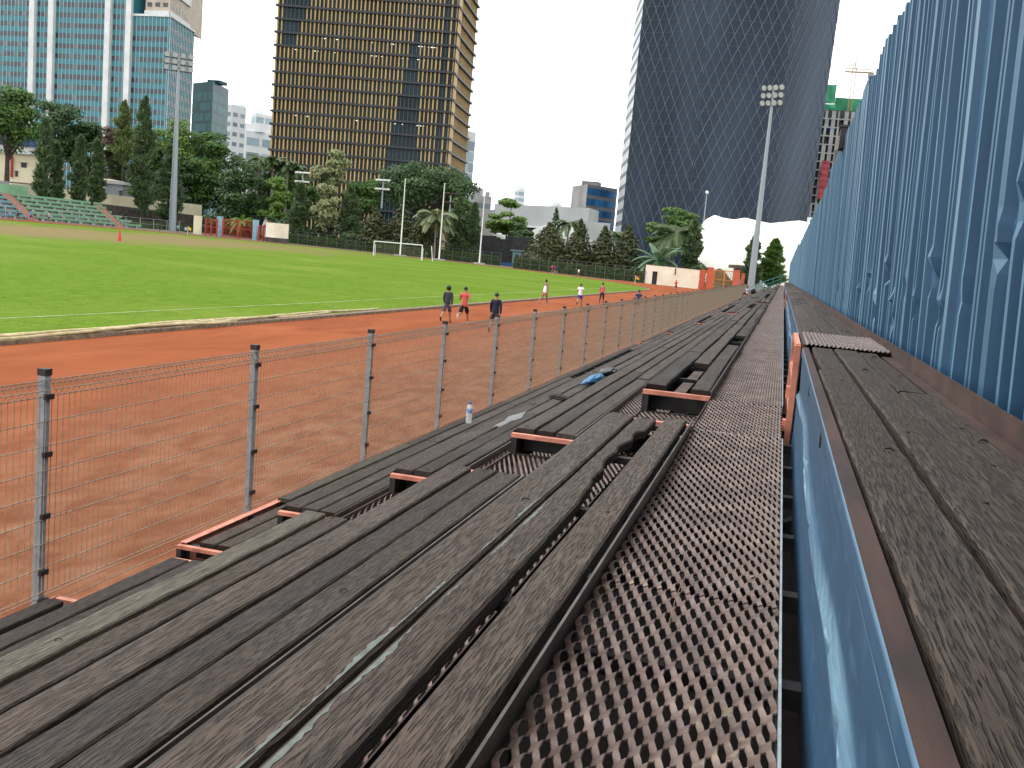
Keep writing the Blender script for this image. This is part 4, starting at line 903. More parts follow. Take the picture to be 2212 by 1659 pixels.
for px, py, w, h, l in ((473.5, 511, .85, 3.7, 'light blue gate post left of the wide red gate'), (551, 518.5, .85, 3.8, 'light blue gate post right of the wide red gate'), (586, 522, .7, 2.9, 'light blue post against the cream block')):
    P = gp(px, py); mb = MB(); mb.box(P[0]-w/2, P[0]+w/2, P[1]-w/2, P[1]+w/2, P[2]-.1, P[2]+h); mb.box(P[0]-w/2-.05, P[0]+w/2+.05, P[1]-w/2-.05, P[1]+w/2+.05, P[2]+h+.001, P[2]+h+.12); tag(mb.build('gate_post', M_sky), l, 'post')
A, B = gp(591, 523.5), gp(622, 526); f = Face(A[:2], B[:2]); mb = MB(); f.box(mb, 0, f.L, A[2]+.9, A[2] + 3.7, -2, 0); ob = mb.build('cream_block', M_creamw); tag(ob, 'stained cream rendered block where the dark hedge begins', 'block'); mb = MB(); f.box(mb, 0, f.L, A[2]-.1, A[2] + .899, -2, .03); mb.build('plinth', M_stone, ob)
# low brick hedge behind the red gates
hb = MB(); A, B = at(478, 492, 225), at(560, 506, 222); f = Face(A[:2], B[:2]); hb.grid(lambda u, v: f.p(u * f.L, -1.2 + 3.0 * v + .2 * math.sin(u * 40), .3 * math.sin(u * 31 + v * 5)), 40, 6); ob = hb.build('brick_garden_wall', plain('brick_red_planting', (0.16, 0.075, 0.045), .9, col2=(0.07, 0.05, 0.025), scale=1.2, bmp=.6)); ob.modifiers.new('t', 'SOLIDIFY').thickness = .8; tag(ob, 'brown red clipped hedge seen through the red gates', 'hedge')

# ------------------------------------------------------------------ foliage
def leafmat(name, colr, rough=.55, var=.3):
    m, t, p = nodes(name); a = N(t, 'ShaderNodeVertexColor', layer_name='tint'); c = mix(t, 1.0, colr, a.outputs[0], 'MULTIPLY')
    f = noise(t, coords(t), .35, 3); c = mix(t, ramp(t, f, [(.35, 0.0), (.7, .55)]), c, tuple(x * y for x, y in zip(colr, (1.5, 1.35, 1.1))))
    t.links.new(c, p.inputs['Base Color']); setin(p, Roughness=rough); p.inputs['Specular IOR Level'].default_value = .35
    tr_ = N(t, 'ShaderNodeBsdfTranslucent'); t.links.new(c, tr_.inputs[0]); ms = N(t, 'ShaderNodeMixShader'); ms.inputs[0].default_value = .25
    o = t.nodes['Material Output']; t.links.new(p.outputs[0], ms.inputs[1]); t.links.new(tr_.outputs[0], ms.inputs[2]); t.links.new(ms.outputs[0], o.inputs[0]); return m
L_dark = leafmat('dark_leaves', (0.044, 0.092, 0.030)); L_mid = leafmat('green_leaves', (0.065, 0.135, 0.027)); L_bright = leafmat('bright_leaves', (0.106, 0.194, 0.035)); L_cas = leafmat('casuarina_needles', (0.072, 0.120, 0.054))
L_casl = leafmat('light_needles', (0.119, 0.163, 0.056)); L_brown = leafmat('brown_leaves', (0.094, 0.069, 0.048)); L_cone = leafmat('bronze_leaves', (0.062, 0.074, 0.028)); L_pale = leafmat('pale_blossom_leaves', (0.213, 0.250, 0.125)); L_palm = leafmat('palm_fronds', (0.069, 0.119, 0.044)); L_palml = leafmat('pale_palm_fronds', (0.163, 0.200, 0.106)); L_ban = leafmat('banana_leaves', (0.075, 0.144, 0.075), .4); L_hedge = leafmat('hedge_leaves', (0.053, 0.098, 0.027))
M_bark = plain('bark', (0.075, 0.055, 0.042), .9, col2=(0.03, 0.023, 0.018), scale=2, bmp=.5); M_barkp = plain('pale_bark', (0.22, 0.19, 0.16), .9, scale=2)

def leaves(name, Pn, Nn, Ln, Wn, Tn, m, parent):
    n = len(Pn); Nn = Nn / (np.linalg.norm(Nn, axis=1)[:, None] + 1e-9); r = rng.normal(size=(n, 3)); t = np.cross(Nn, r); t /= np.linalg.norm(t, axis=1)[:, None] + 1e-9; b = np.cross(Nn, t)
    return leafquads(name, Pn, t, b, Nn, Ln, Wn, Tn, m, parent)
def leafquads(name, Pn, t, b, Nn, Ln, Wn, Tn, m, parent):
    n = len(Pn); L = (Ln / 2)[:, None]; Wd = (Wn / 2)[:, None]
    v = np.stack([Pn - t * L, Pn - b * Wd - Nn * Wd * .3, Pn + t * L, Pn + b * Wd - Nn * Wd * .3], 1).reshape(-1, 3)
    me = bpy.data.meshes.new(name); me.vertices.add(4 * n); me.vertices.foreach_set('co', v.ravel()); me.loops.add(4 * n); me.polygons.add(n)
    me.loops.foreach_set('vertex_index', np.arange(4 * n)); me.polygons.foreach_set('loop_start', np.arange(0, 4 * n, 4)); me.polygons.foreach_set('loop_total', np.full(n, 4)); me.update()
    ca = me.color_attributes.new('tint', 'FLOAT_COLOR', 'CORNER'); cc = np.ones((n, 4, 4)); cc[:, :, :3] = Tn[:, None, :]; ca.data.foreach_set('color', cc.ravel()); me.materials.append(m)
    return link(name, me, parent)
def tints(n, s=.28): k = rng.uniform(1 - s, 1 + s, n); return np.stack([k * rng.uniform(.88, 1.15, n), k, k * rng.uniform(.8, 1.1, n)], 1)
def sphere(n): d = rng.normal(size=(n, 3)); return d / np.linalg.norm(d, axis=1)[:, None]

def broad(o, H, Wd, m, base=.28, nb=20, nl=240, ls=.75, flat=1.0, limbs=True, bark=None, trunk=.028):
    c0 = np.array([0, 0, H * (base + (1 - base) * .5)]); R = np.array([Wd / 2, Wd / 2, H * (1 - base) / 2]); Ps, Ns, Cs = [], [], []
    for i in range(nb):
        d = sphere(1)[0]; q = rng.uniform(.35, .78) ** .8; c = c0 + d * R * q; c[2] = max(c[2], H * base * 1.05); r = min(Wd, H) * rng.uniform(.13, .22)
        dd = sphere(nl); dd[:, 2] = np.where(rng.random(nl) < .6, np.abs(dd[:, 2]), dd[:, 2]); rr = r * rng.uniform(.55, 1.12, nl)[:, None]
        Ps.append(c + dd * rr * np.array([1.15, 1.15, .72 * flat])); Ns.append(dd + rng.normal(0, .5, (nl, 3)) + np.array([0, 0, .5])); Cs.append(c)
    P = np.concatenate(Ps); n = len(P); sz = rng.uniform(.6, 1.35, n) * ls
    leaves('crown', P, np.concatenate(Ns), sz, sz * .62, tints(n), m, o)
    mb = MB(); mb.tube([(0, 0, -1.2), (.1, 0, H * base * .5), (0, .1, H * base), (.15, .05, H * (base + .22))], [H * trunk, H * trunk * .8, H * trunk * .7, H * trunk * .4], 8)
    if limbs:
        for c in Cs[:9]: s_ = np.array([0, .1, H * base * rng.uniform(.75, 1.1)]); mid = (s_ + c) / 2 + np.array([0, 0, .06 * H]); mb.tube([s_, mid, c], [H * trunk * .45, H * trunk * .28, .05], 6)
    mb.build('trunk', bark or M_bark, o, local=True)
def casuarina(o, H, Wd, m, base=.06, ragged=.5, n=3400):
    nt_ = 60; Wd = Wd * 1.2; n = int(n * 1.6); Ps, Ds = [], []; T = []
    for i in range(nt_):
        h = base + (1 - base) * (i + rng.uniform(0, 1)) / nt_; prof = min(1, (h - base) / .18 + .35) * (1 - h ** 3.0 * .9) * (1 - ragged * rng.random()); a = rng.uniform(0, 6.283); r = Wd * .5 * prof
        c = np.array([math.cos(a) * r * .55, math.sin(a) * r * .55, h * H]); k = n // nt_; d = sphere(k)
        Ps.append(c + d * np.array([r * .62, r * .62, H * .045]) * rng.uniform(.3, 1, k)[:, None]); dr = np.stack([math.cos(a) + rng.normal(0, .7, k), math.sin(a) + rng.normal(0, .7, k), rng.normal(.75, .7, k)], 1); Ds.append(dr); T.append(np.tile(rng.uniform(.75, 1.25), (k, 1)))
    P = np.concatenate(Ps); t = np.concatenate(Ds); t /= np.linalg.norm(t, axis=1)[:, None]; b = np.cross(t, sphere(len(P))); b /= np.linalg.norm(b, axis=1)[:, None] + 1e-9; N_ = np.cross(t, b); n = len(P)
    leafquads('crown', P, t, b, N_, rng.uniform(.7, 1.6, n), rng.uniform(.18, .36, n), tints(n, .2) * np.concatenate(T), m, o)
    mb = MB(); mb.tube([(0, 0, -1), (.05, 0, H * .3), (-.05, 0, H * .7), (0, 0, H * .97)], [H * .014, H * .011, H * .006, .03], 7)
    for q in range(8): h = rng.uniform(.25, .8) * H; a = rng.uniform(0, 6.283); mb.tube([(0, 0, h), (math.cos(a) * Wd * .3, math.sin(a) * Wd * .3, h + .06 * H)], [.09, .03], 5)
    mb.build('trunk', M_bark, o, local=True)
def conical(o, H, Wd, m, n=3600, top=0.0):
    lay = 13; Ps, Ns = [], []
    for i in range(lay):
        h = .10 + .90 * i / lay; r = Wd * .55 * (1 - h ** 1.9) * rng.uniform(.85, 1.12) + .12 * Wd * (1 - h); k = int(n * (1.25 - h) / lay); a = rng.uniform(0, 6.283, k); q = np.sqrt(rng.uniform(.12, 1, k)); lob = 1 + .16 * np.sin(a * 5 + i * 2.1)
        Ps.append(np.stack([np.cos(a) * r * q * lob, np.sin(a) * r * q * lob, h * H + H * .05 * (1 - q * 1.5) + rng.normal(0, .018 * H, k)], 1)); Ns.append(np.stack([np.cos(a) * .6, np.sin(a) * .6, np.ones(k)], 1) + rng.normal(0, .45, (k, 3)))
    P = np.concatenate(Ps); k = len(P); s_ = rng.uniform(.45, 1.0, k); leaves('crown', P, np.concatenate(Ns), s_, s_ * .5, tints(k, .35), m, o)
    mb = MB(); mb.tube([(0, 0, -1), (0, 0, H * .5), (0, 0, H * .97)], [H * .02, H * .012, .03], 7); mb.build('trunk', M_bark, o, local=True)
def frond(mbv, base, az, L, up, droop, wl, nl=16):
    P = []; 
    for i in range(nl + 1):
        u = i / nl; r = L * (u - .12 * u * u); P.append(base + np.array([math.cos(az) * r, math.sin(az) * r, up * L * u - droop * L * u * u]))
    return np.array(P)
def palm(o, H, Wd, m, nf=18, bark=None, royal=True):
    mb = MB(); crownz = H * (.80 if royal else .72); lean = rng.uniform(-.04, .04) * H; base = np.array([lean, 0, crownz])
    mb.tube([(0, 0, -1), (lean * .4, 0, crownz * .5), base], [H * .018, H * .013, H * .010], 8); mb.build('trunk', bark or M_barkp, o, local=True)
    Ps, Ts, Bs, Ls, Ws = [], [], [], [], []; mr_ = MB()
    for i in range(nf):
        az = 2.399 * i; el = rng.uniform(.15, 1.0); F = frond(None, base, az, Wd * .55 * rng.uniform(.85, 1.1), el * .95, .45 + .5 * (1 - el) + .15, .3); mr_.tube(F, [.06] * 6 + [.04] * (len(F) - 6), 4)
        side = np.array([-math.sin(az), math.cos(az), 0])
        for q in range(2, len(F)):
            d = F[q] - F[q-1]; d /= np.linalg.norm(d); l = Wd * .20 * math.sin(math.pi * (.12 + .80 * q / len(F)))
            for s_ in (1, -1):
                for e in (0, .33, .66):
                    t = side * s_ * .75 + d * .6 + np.array([0, 0, -.35 - .2 * rng.random()]); t /= np.linalg.norm(t); p0 = F[q] - (F[q] - F[q-1]) * e; Ps.append(p0 + t * l / 2); Ts.append(t); b = np.cross(t, d); Bs.append(np.cross(b / (np.linalg.norm(b) + 1e-9), t)); Ls.append(l); Ws.append(.10 + .012 * l)
    mr_.build('rachis_cluster', m if False else M_palmr, o, local=True); P, t, b = np.array(Ps), np.array(Ts), np.array(Bs); n = len(P); leafquads('crown', P, t, b, np.cross(t, b), np.array(Ls), np.array(Ws) * 1.6, tints(n, .2), m, o)
M_palmr = plain('palm_rachis', (0.12, 0.14, 0.06), .6)
def banana(o, H, Wd, m, nf=13):
    nf = int(nf * 1.7)
    mb = MB(); mb.tube([(0, 0, -.5), (0, 0, H * .45)], [.16, .10], 8); mb.build('stem', M_palmr, o, local=True)
    for i in range(nf):
        az = 2.399 * i + rng.uniform(-.3, .3); el = rng.uniform(.2, 1.1); F = frond(None, np.array([0, 0, H * .42]), az, Wd * .55 * rng.uniform(.75, 1.1), el, (.62 + .55 * (1 - el)) * rng.uniform(.7, 1.25), .3, 9); side = np.array([-math.sin(az), math.cos(az), 0]); mb = MB(); v = []
        for q, p_ in enumerate(F): u = q / 9; w = Wd * .055 * math.sin(math.pi * min(1, .04 + .98 * max(0, u - .08) / .92)) ** .6 if u > .08 else .03; v += [p_ - side * w + np.array([0, 0, -.35 * w]), p_, p_ + side * w + np.array([0, 0, -.35 * w])]
        mb.add(v, [(q*3+j, q*3+j+1, (q+1)*3+j+1, (q+1)*3+j) for q in range(9) for j in range(2)], tuple(rng.uniform(.8, 1.25) * np.array([1, 1, 1]))); mb.build('leaf', m, o, local=True)

def tree(kind, label, px, ytop, ybase, wpx, d, m, cat='tree', group=None, zb=None, **kw):
    """px, ytop, ybase, wpx: where it shows in the photograph; d: its distance"""
    if isinstance(d, tuple): d = -(RT.T @ atx(px, ybase, d[1]))[2]                              # rooted on the bank at this X
    P = at(px, ybase, d); z = P[2] if zb is None else zb; H = zt_(px, ytop, d) - z; Wd = wpx * scl(d)
    nm = {'broad': 'broadleaf_tree', 'casuarina': 'casuarina_tree', 'conical': 'conical_tree', 'palm': 'palm_tree', 'banana': 'banana_plant'}[kind]
    o = thing(kw.pop('name', nm), (P[0], P[1], z), label, cat, group, 0); globals()[kind](o, H, Wd, m, **kw); return o
G1, G2, G3 = 'casuarina trees before the cream wall', 'trees behind the wall and terrace', 'conical bronze trees behind the far hedge'
T = tree
T('broad', 'big broadleaf tree cut off by the left edge, above the cream house', 14, 186, 402, 150, 214, L_mid, group=G2, nb=32, base=.30, trunk=.03)
T('broad', 'tall dark broadleaf tree before the white piers of the teal tower', 122, 210, 420, 124, 236, L_dark, group=G2, nb=28, base=.22)
T('broad', 'dark rounded tree rising between the two thin casuarinas', 184, 254, 424, 96, 238, L_dark, group=G2, base=.16)
T('broad', 'purple brown leaved tree left of the light green casuarina', 236, 274, 424, 72, 236, L_brown, group=G2, base=.25, nl=200)
T('broad', 'dark small tree with hanging twigs before the blue sheeting', 247, 320, 424, 34, 236, L_dark, group=G2, base=.25, nb=12)
T('casuarina', 'ragged casuarina leaning over the left bank, leftmost of its row', 93, 264, 447, 49, ('x', -125), L_cas, group=G1, ragged=.55)
T('casuarina', 'slim casuarina close behind the leftmost one', 120, 312, 450, 31, ('x', -125), L_cas, group=G1)
T('casuarina', 'casuarina with a bare brown gap halfway up its trunk', 170, 298, 452, 41, ('x', -125), L_cas, group=G1, ragged=.6)
T('casuarina', 'casuarina with a narrow pointed tip right of the bare gapped one', 207, 306, 455, 41, ('x', -125), L_cas, group=G1, ragged=.45)
T('casuarina', 'tallest casuarina, a pointed spire left of the floodlight mast', 306, 218, 466, 58, ('x', -125), L_cas, group=G1, n=5200, ragged=.35)
T('casuarina', 'light yellow green casuarina just left of the tallest spire', 263, 226, 420, 66, 232, L_casl, group=G1, ragged=.55, base=.35)
T('casuarina', 'broad casuarina standing behind the foot of the left mast', 364, 318, 484, 68, ('x', -125), L_cas, group=G1, ragged=.45, n=4200)
T('broad', 'fresh green tree directly behind the left floodlight mast', 366, 250, 475, 112, 246, L_bright, group=G2, base=.10, nb=28)
T('broad', 'wide green tree right of the left floodlight mast', 432, 252, 485, 132, 248, L_mid, group=G2, base=.10, nb=40, flat=.8)
T('broad', 'rounded dark tree filling in behind the tallest spire casuarina', 312, 276, 470, 104, 240, L_dark, group=G2, base=.06, nb=26)
T('broad', 'low mid green tree behind the wide tree and the left mast', 400, 330, 490, 120, 244, L_dark, group=G2, base=.02, nb=26)
T('broad', 'dark green tree below the slanted dark glass block', 482, 296, 500, 96, 250, L_dark, group=G2, base=.05, nb=26)
T('broad', 'dense dark bush tree behind the wide red gate', 514, 340, 508, 124, 216, L_dark, group=G2, base=.02, nb=22, limbs=False)
T('broad', 'bright green tree right of the dark bush tree', 588, 352, 512, 72, 214, L_bright, group=G2, base=.06, nb=18)
T('broad', 'deep green tree filling in behind the palms', 560, 336, 505, 110, 236, L_dark, group=G2, base=.05, nb=24)
T('broad', 'dark tree under the gold tower behind the small lamp post', 640, 338, 515, 96, 238, L_mid, group=G2, base=.05, nb=22)
for px, yt, w, l in ((548, 306, 56, 'leftmost tall palm of the clump before the gold tower'), (583, 312, 54, 'second tall palm of the clump before the gold tower'), (612, 318, 50, 'third tall palm of the clump before the gold tower'), (641, 330, 48, 'rightmost tall palm of the clump before the gold tower')):
    T('palm', l, px, yt, 500, w, 229, L_palm, 'palm', 'tall palms before the gold tower', nf=20)
T('broad', 'pale flowering tree against the lower storeys of the gold tower', 706, 314, 512, 76, 226, L_pale, group=G2, base=.4, nb=16)
T('broad', 'pale flowering column of a tree left of the goal', 703, 378, 522, 64, 206, L_pale, group=G2, base=.04, nb=22, flat=1.2)
T('casuarina', 'dark casuarina left of the pale flowering column', 642, 398, 520, 52, 206, L_cas, group=G1)
T('casuarina', 'dark casuarina right of the pale flowering column', 752, 408, 530, 56, 206, L_cas, group=G1)
T('broad', 'dull green tree behind the small white lamp mast', 772, 366, 530, 90, 230, L_mid, group=G2, base=.1, nb=18)
T('broad', 'very wide spreading rain tree under the gold tower', 908, 352, 545, 246, 236, L_dark, group=G2, base=.34, nb=46, flat=.75, nl=260, trunk=.03)
T('broad', 'dark low tree under the right end of the rain tree', 992, 420, 552, 80, 220, L_mid, group=G2, base=.05)
T('conical', 'bronze tipped conical tree nearest the goal, left of three', 808, 446, 538, 66, 203, L_cone, group=G3)
T('conical', 'bronze tipped conical tree behind the goal, middle of three', 862, 440, 545, 74, 205, L_cone, group=G3)
T('conical', 'bronze tipped conical tree right of the goal, last of three', 908, 452, 550, 62, 203, L_cone, group=G3)
T('palm', 'pale coconut palm between the two left flagpoles', 938, 432, 560, 92, 199, L_palml, 'palm', nf=22, royal=False)
T('casuarina', 'thin casuarina just right of the middle flagpole', 985, 430, 560, 46, 206, L_cas, group=G1)
T('casuarina', 'thin casuarina left of the right flagpole', 1018, 442, 562, 36, 206, L_cas, group=G1)
T('broad', 'tiered bright green tree right of the right flagpole', 1094, 412, 560, 92, 226, L_bright, group=G2, base=.2, nb=22, flat=.55)
T('broad', 'dark bushy tree before the dark band of the pale hall', 1122, 472, 570, 58, 214, L_dark, group=G2, base=.05, nb=14)
T('conical', 'broad bronze conical tree at the right end of the black wall', 1180, 478, 582, 92, 203, L_cone, group=G3, n=5200)
T('conical', 'small monkey puzzle tip tree before the pale hall', 1192, 445, 570, 34, 216, L_dark, group=G3, n=1600)
T('conical', 'bronze conical tree, second in the row behind the right hedge', 1245, 470, 590, 62, 202, L_cone, group=G3, n=4400)
T('conical', 'bronze conical tree, third in the row behind the right hedge', 1298, 484, 596, 60, 201, L_cone, group=G3, n=4000)
T('conical', 'bronze conical tree, last in the row beside the banana plant', 1348, 484, 602, 72, 201, L_cone, group=G3, n=4400)
T('palm', 'young coconut palm rising left of the second bronze tree', 1219, 446, 580, 60, 212, L_palm, 'palm', nf=14, royal=False)
T('palm', 'coconut palm showing between the third and last bronze trees', 1322, 476, 590, 62, 212, L_palm, 'palm', nf=14, royal=False)
T('broad', 'tiered green tree before the lattice tower', 1440, 440, 590, 122, 224, L_mid, group=G2, base=.3, nb=26, flat=.5)
T('palm', 'drooping coconut palm behind the banana plant', 1448, 466, 600, 112, 212, L_palm, 'palm', nf=26, royal=False)
T('casuarina', 'casuarina against the left edge of the white canopy', 1488, 478, 605, 48, 208, L_cas, group=G1, ragged=.35)
T('banana', 'large banana plant with drooping leaves above the white wall', 1418, 506, 606, 130, 196, L_ban, 'banana plant', nf=17)
T('banana', 'second banana plant tucked against the last bronze tree', 1388, 530, 606, 80, 198, L_ban, 'banana plant', nf=12)
T('banana', 'bright banana plant behind the wide red gate', 520, 438, 510, 78, 208, L_bright, 'banana plant', nf=15)
T('banana', 'smaller banana plant between the gate and the pale tree', 598, 428, 520, 70, 210, L_ban, 'banana plant', nf=12)
T('casuarina', 'narrow casuarina left of the right mast, before the canopy', 1620, 512, 622, 46, 200, L_cas, group=G1, ragged=.5)
T('casuarina', 'fuller casuarina right of the right mast, before the canopy', 1664, 519, 620, 58, 202, L_mid, group=G1, ragged=.3, n=4600)
T('broad', 'wispy shrub at the foot of the white canopy', 1516, 566, 612, 36, 196, L_cas, 'shrub', base=.1, nb=6, nl=70, name='shrub')
T('broad', 'low dark shrub mass under the trees behind the right hedge', 1290, 548, 606, 190, 207, L_dark, 'shrub', base=0, nb=30, limbs=False, name='shrub', nl=200)
T('broad', 'low dark shrub mass behind the left hedge', 770, 480, 545, 260, 212, L_dark, 'shrub', base=0, nb=36, limbs=False, name='shrub', nl=220)
T('broad', 'low dark shrub mass behind the red gates', 500, 450, 515, 150, 224, L_dark, 'shrub', base=0, nb=26, limbs=False, name='shrub', nl=200)

# hedge-backed fences round the far bend
M_chainp = plain('dull_grey_post', (0.13, 0.14, 0.14), .6); M_chain = plain('dull_chain_link', (0.07, 0.075, 0.07), .6)
def hedge(label, px0, py0, px1, py1, h, nseg):
    A, B = gp(px0, py0), gp(px1, py1); f = Face(A[:2], B[:2]); za, zb = A[2], B[2]; zf = lambda u: za + (zb - za) * u / f.L
    o = thing('hedge', (*((A+B)/2)[:2], (za+zb)/2), label, 'hedge'); mb = MB()
    mb.grid(lambda u, v: f.p(u * f.L, zf(u * f.L) - .2 + (h + .2) * v + .06 * math.sin(u * 90), -.25 + .06 * math.sin(u * 140 + v * 6)), int(f.L * 1.2), 4); mb.grid(lambda u, v: f.p(u * f.L, zf(u * f.L) + h + .05 * math.sin(u * 90), -.26 - .9 * v), int(f.L * 1.2), 2); mb.build('dense_core', plain('hedge_core', (0.035, 0.056, 0.016), .95, scale=1.5, var=.5) if 'hedge_core' not in bpy.data.materials else bpy.data.materials['hedge_core'], o)
    n = int(f.L * 85); u = rng.uniform(0, f.L, n); v = rng.uniform(0, 1, n); P = np.stack([np.append(f.A + f.d * a + f.n * (-.2 + .22 * rng.random()), zf(a) + h * b) for a, b in zip(u, v)]) - np.array(o.location); s_ = rng.uniform(.14, .34, n)
    leaves('leaf_face', P, np.tile(np.append(f.n, .4), (n, 1)) + rng.normal(0, .6, (n, 3)), s_, s_ * .7, tints(n, .4), L_hedge, o)
    fe2 = thing('chain_link_fence', (*((A+B)/2)[:2], (za+zb)/2), label.replace('dark clipped hedge', 'grey chain link fence before the hedge'), 'fence')
    for i in range(nseg + 1): mb = MB(); q = i * f.L / nseg; mb.tube([f.p(q, zf(q) - .2, .12), f.p(q, zf(q) + h + .55, .12)], .045, 6); mb.build('post', M_chainp, fe2)
    for z in (.05, h * .5, h + .5): mb = MB(); mb.tube([f.p(0, za + z, .12), f.p(f.L, zb + z, .12)], .025, 4); mb.build('rail', M_chainp, fe2)
    mb = MB(); 
    for i in range(int(f.L / .5)): q = i * .5; mb.tube([f.p(q, zf(q) + .05, .12), f.p(q + h * .3, zf(q) + h + .5, .12)], .009, 3, caps=False); mb.tube([f.p(q, zf(q) + h + .5, .12), f.p(q + h * .3, zf(q) + .05, .12)], .009, 3, caps=False)
    mb.build('wire_mesh', M_chain, fe2)
hedge('dark clipped hedge round the far bend behind the goal', 622, 525, 1081, 574, 2.0, 22)
hedge('dark clipped hedge round the far bend right of the blue opening', 1107, 579, 1391, 612, 2.15, 14)
A, B = at(1076, 568, 206), at(1112, 571, 206); f = Face(A[:2], B[:2]); mb = MB(); f.box(mb, 0, f.L, -2.6, A[2] + .2, -.3, 0); tag(mb.build('blue_barrier', plain('deep_blue_board', (0.02, 0.10, 0.26), .5)), 'low blue barrier in the opening between the two hedges', 'barrier')
P = at(1118, 556, 208); ki = thing('guard_hut', (P[0], P[1], -2.4), 'small blue guard hut with a flat roof behind the right hedge', 'hut'); mb = MB(); mb.box(P[0]-.9, P[0]+.9, P[1]-.9, P[1]+.9, -2.4, 1.0); mb.build('wall', M_bluep, ki); mb = MB(); mb.box(P[0]-1.3, P[0]+1.3, P[1]-1.3, P[1]+1.3, 1.001, 1.3); mb.build('roof', M_greyroof, ki)
mb = MB(); mb.box(P[0]-.35, P[0]+.5, P[1]-.95, P[1]-.901, -2.3, .3); mb.build('doorway', M_slab, ki)

# white wall block with a doorway, orange and yellow gate
A = gp(1392, 612); B = at(1508, 621, 176.5); f = Face(A[:2], B[:2]); zt0w = zt_(1392, 571, 177); zt1w = zt_(1508, 583, 177); zbw = -3.35
o = thing('changing_block', (*((A+B)/2)[:2], zbw), 'cream white flat wall block with a narrow doorway on the bend', 'building')
u0, u1 = (np.array(at(1408, 600, 177)[:2]) - f.A) @ f.d, (np.array(at(1419, 600, 177)[:2]) - f.A) @ f.d; zd = zt_(1412, 586, 177)
mb = MB(); ztm = lambda u: zt0w + (zt1w - zt0w) * u / f.L
for a, b, z0 in ((0, u0, zbw), (u0, u1, zd), (u1, f.L, zbw)):
    v = [f.p(a, z0), f.p(b, z0), f.p(b, ztm(b)), f.p(a, ztm(a)), f.p(a, z0, -.3), f.p(b, z0, -.3), f.p(b, ztm(b), -.3), f.p(a, ztm(a), -.3)]; mb.add(v, [(0,1,2,3), (5,4,7,6), (3,2,6,7), (4,0,3,7), (1,5,6,2), (4,5,1,0)])
mb.build('wall', M_creamw, o); mb = MB(); f.box(mb, u0, u1, zbw, zd, -.9, -.6); mb.build('doorway', M_slab, o)
mb = MB(); v = [f.p(-.1, zt0w + .003, .06), f.p(f.L + .1, zt1w + .003, .06), f.p(f.L + .1, zt1w + .003, -3), f.p(-.1, zt0w + .003, -3), f.p(-.1, zt0w + .1, .06), f.p(f.L + .1, zt1w + .1, .06), f.p(f.L + .1, zt1w + .1, -3), f.p(-.1, zt0w + .1, -3)]; mb.add(v, [(3,2,1,0),(4,5,6,7),(0,1,5,4),(1,2,6,5),(2,3,7,6),(3,0,4,7)]); mb.build('coping', M_stone, o)
mb = MB(); pv = f.p(f.L * .55, zt0w - 1.0, .05); mb.box(pv[0]-.08, pv[0]+.08, pv[1]-.08, pv[1]+.08, zt0w - 1.4, zt0w - .25); mb.build('wall_lamp', M_clip, o)
for px, w, py, dd, l in ((1514, .85, 583, 177, 'orange red gate post against the cream white block'), (1531, 1.0, 578, 176, 'tall orange red gate post left of the yellow gates'), (1588, .95, 584, 176, 'orange red gate post right of the yellow gates'), (1602, .55, 591, 180, 'slim orange red post near the right mast')):
    P = at(px, 624, dd); z1 = zt_(px, py, dd); mb = MB(); mb.box(P[0]-w/2, P[0]+w/2, P[1]-w/2, P[1]+w/2, zbw-.2, z1); mb.box(P[0]-w/2-.04, P[0]+w/2+.04, P[1]-w/2-.04, P[1]+w/2+.04, z1+.001, z1+.08); tag(mb.build('gate_post', M_orr), l, 'post')
gate('tall yellow framed gate leaves between the orange red posts', 1538, 1584, 626, 627, 3.7, M_yel, (0, .5, 1), True, (178, 178))
gate('narrow yellow gate leaf between the two left orange red posts', 1518, 1526, 624, 624.5, 3.4, M_yel, (0, 1), False, (178, 178))
hr = MB(); A, B = at(1545, 612, 215), at(1590, 614, 215); f = Face(A[:2], B[:2]); hr.grid(lambda u, v: f.p(u * f.L, -3 + .6 + (1.6 + 1.6 * math.sin(math.pi * u)) * v * 1.1, -8 * v), 16, 8); tag(hr.build('thatched_roof', plain('brown_thatch', (0.13, 0.085, 0.05), .95, scale=1)), 'brown curved roof seen through the yellow gates', 'roof')
house('small brown roofed hut behind the right mast and casuarinas', 1596, 1650, 582, 615, 214, M_conc, plain('dull_brown_roof', (0.13, 0.10, 0.08), .9), 6, -3.3, (), over=1.0, rh=.7)

# goal, flagpoles, flags, cone
def rod(mb, a, b, r, n=8): mb.tube([a, b], r, n)
ga, gb = gp(806.5, 552.5), gp(910, 563.5); gl = thing('goal', (*((ga+gb)/2)[:2], (ga+gb)[2]/2), 'white football goal with net in front of the flagpoles', 'goal'); gz0 = (ga + gb)[2] / 2
gdir = (gb - ga)[:2] / np.linalg.norm((gb - ga)[:2]); mid = (ga + gb)[:2] / 2; hw = np.linalg.norm((gb-ga)[:2]) / 2; gn = np.array([-gdir[1], gdir[0]]); gn = gn if gn @ mid > 0 else -gn; GH = 2.5
g0, g1 = mid - gdir * hw, mid + gdir * hw
for q in (g0, g1): mb = MB(); rod(mb, (*q, gz0 - .1), (*q, gz0 + GH), .085); mb.build('post', M_wpaint, gl)
mb = MB(); rod(mb, (*g0, gz0 + GH), (*g1, gz0 + GH), .085); mb.build('crossbar', M_wpaint, gl)
for q in (g0, g1): mb = MB(); bq = q + gn * 2.2; mb.tube([(*bq, gz0 - .1), (*bq, gz0 + 2.0)], .05, 6); mb.build('stanchion', M_wpaint, gl)
mb = MB(); b0, b1 = g0 + gn * 2.2, g1 + gn * 2.2
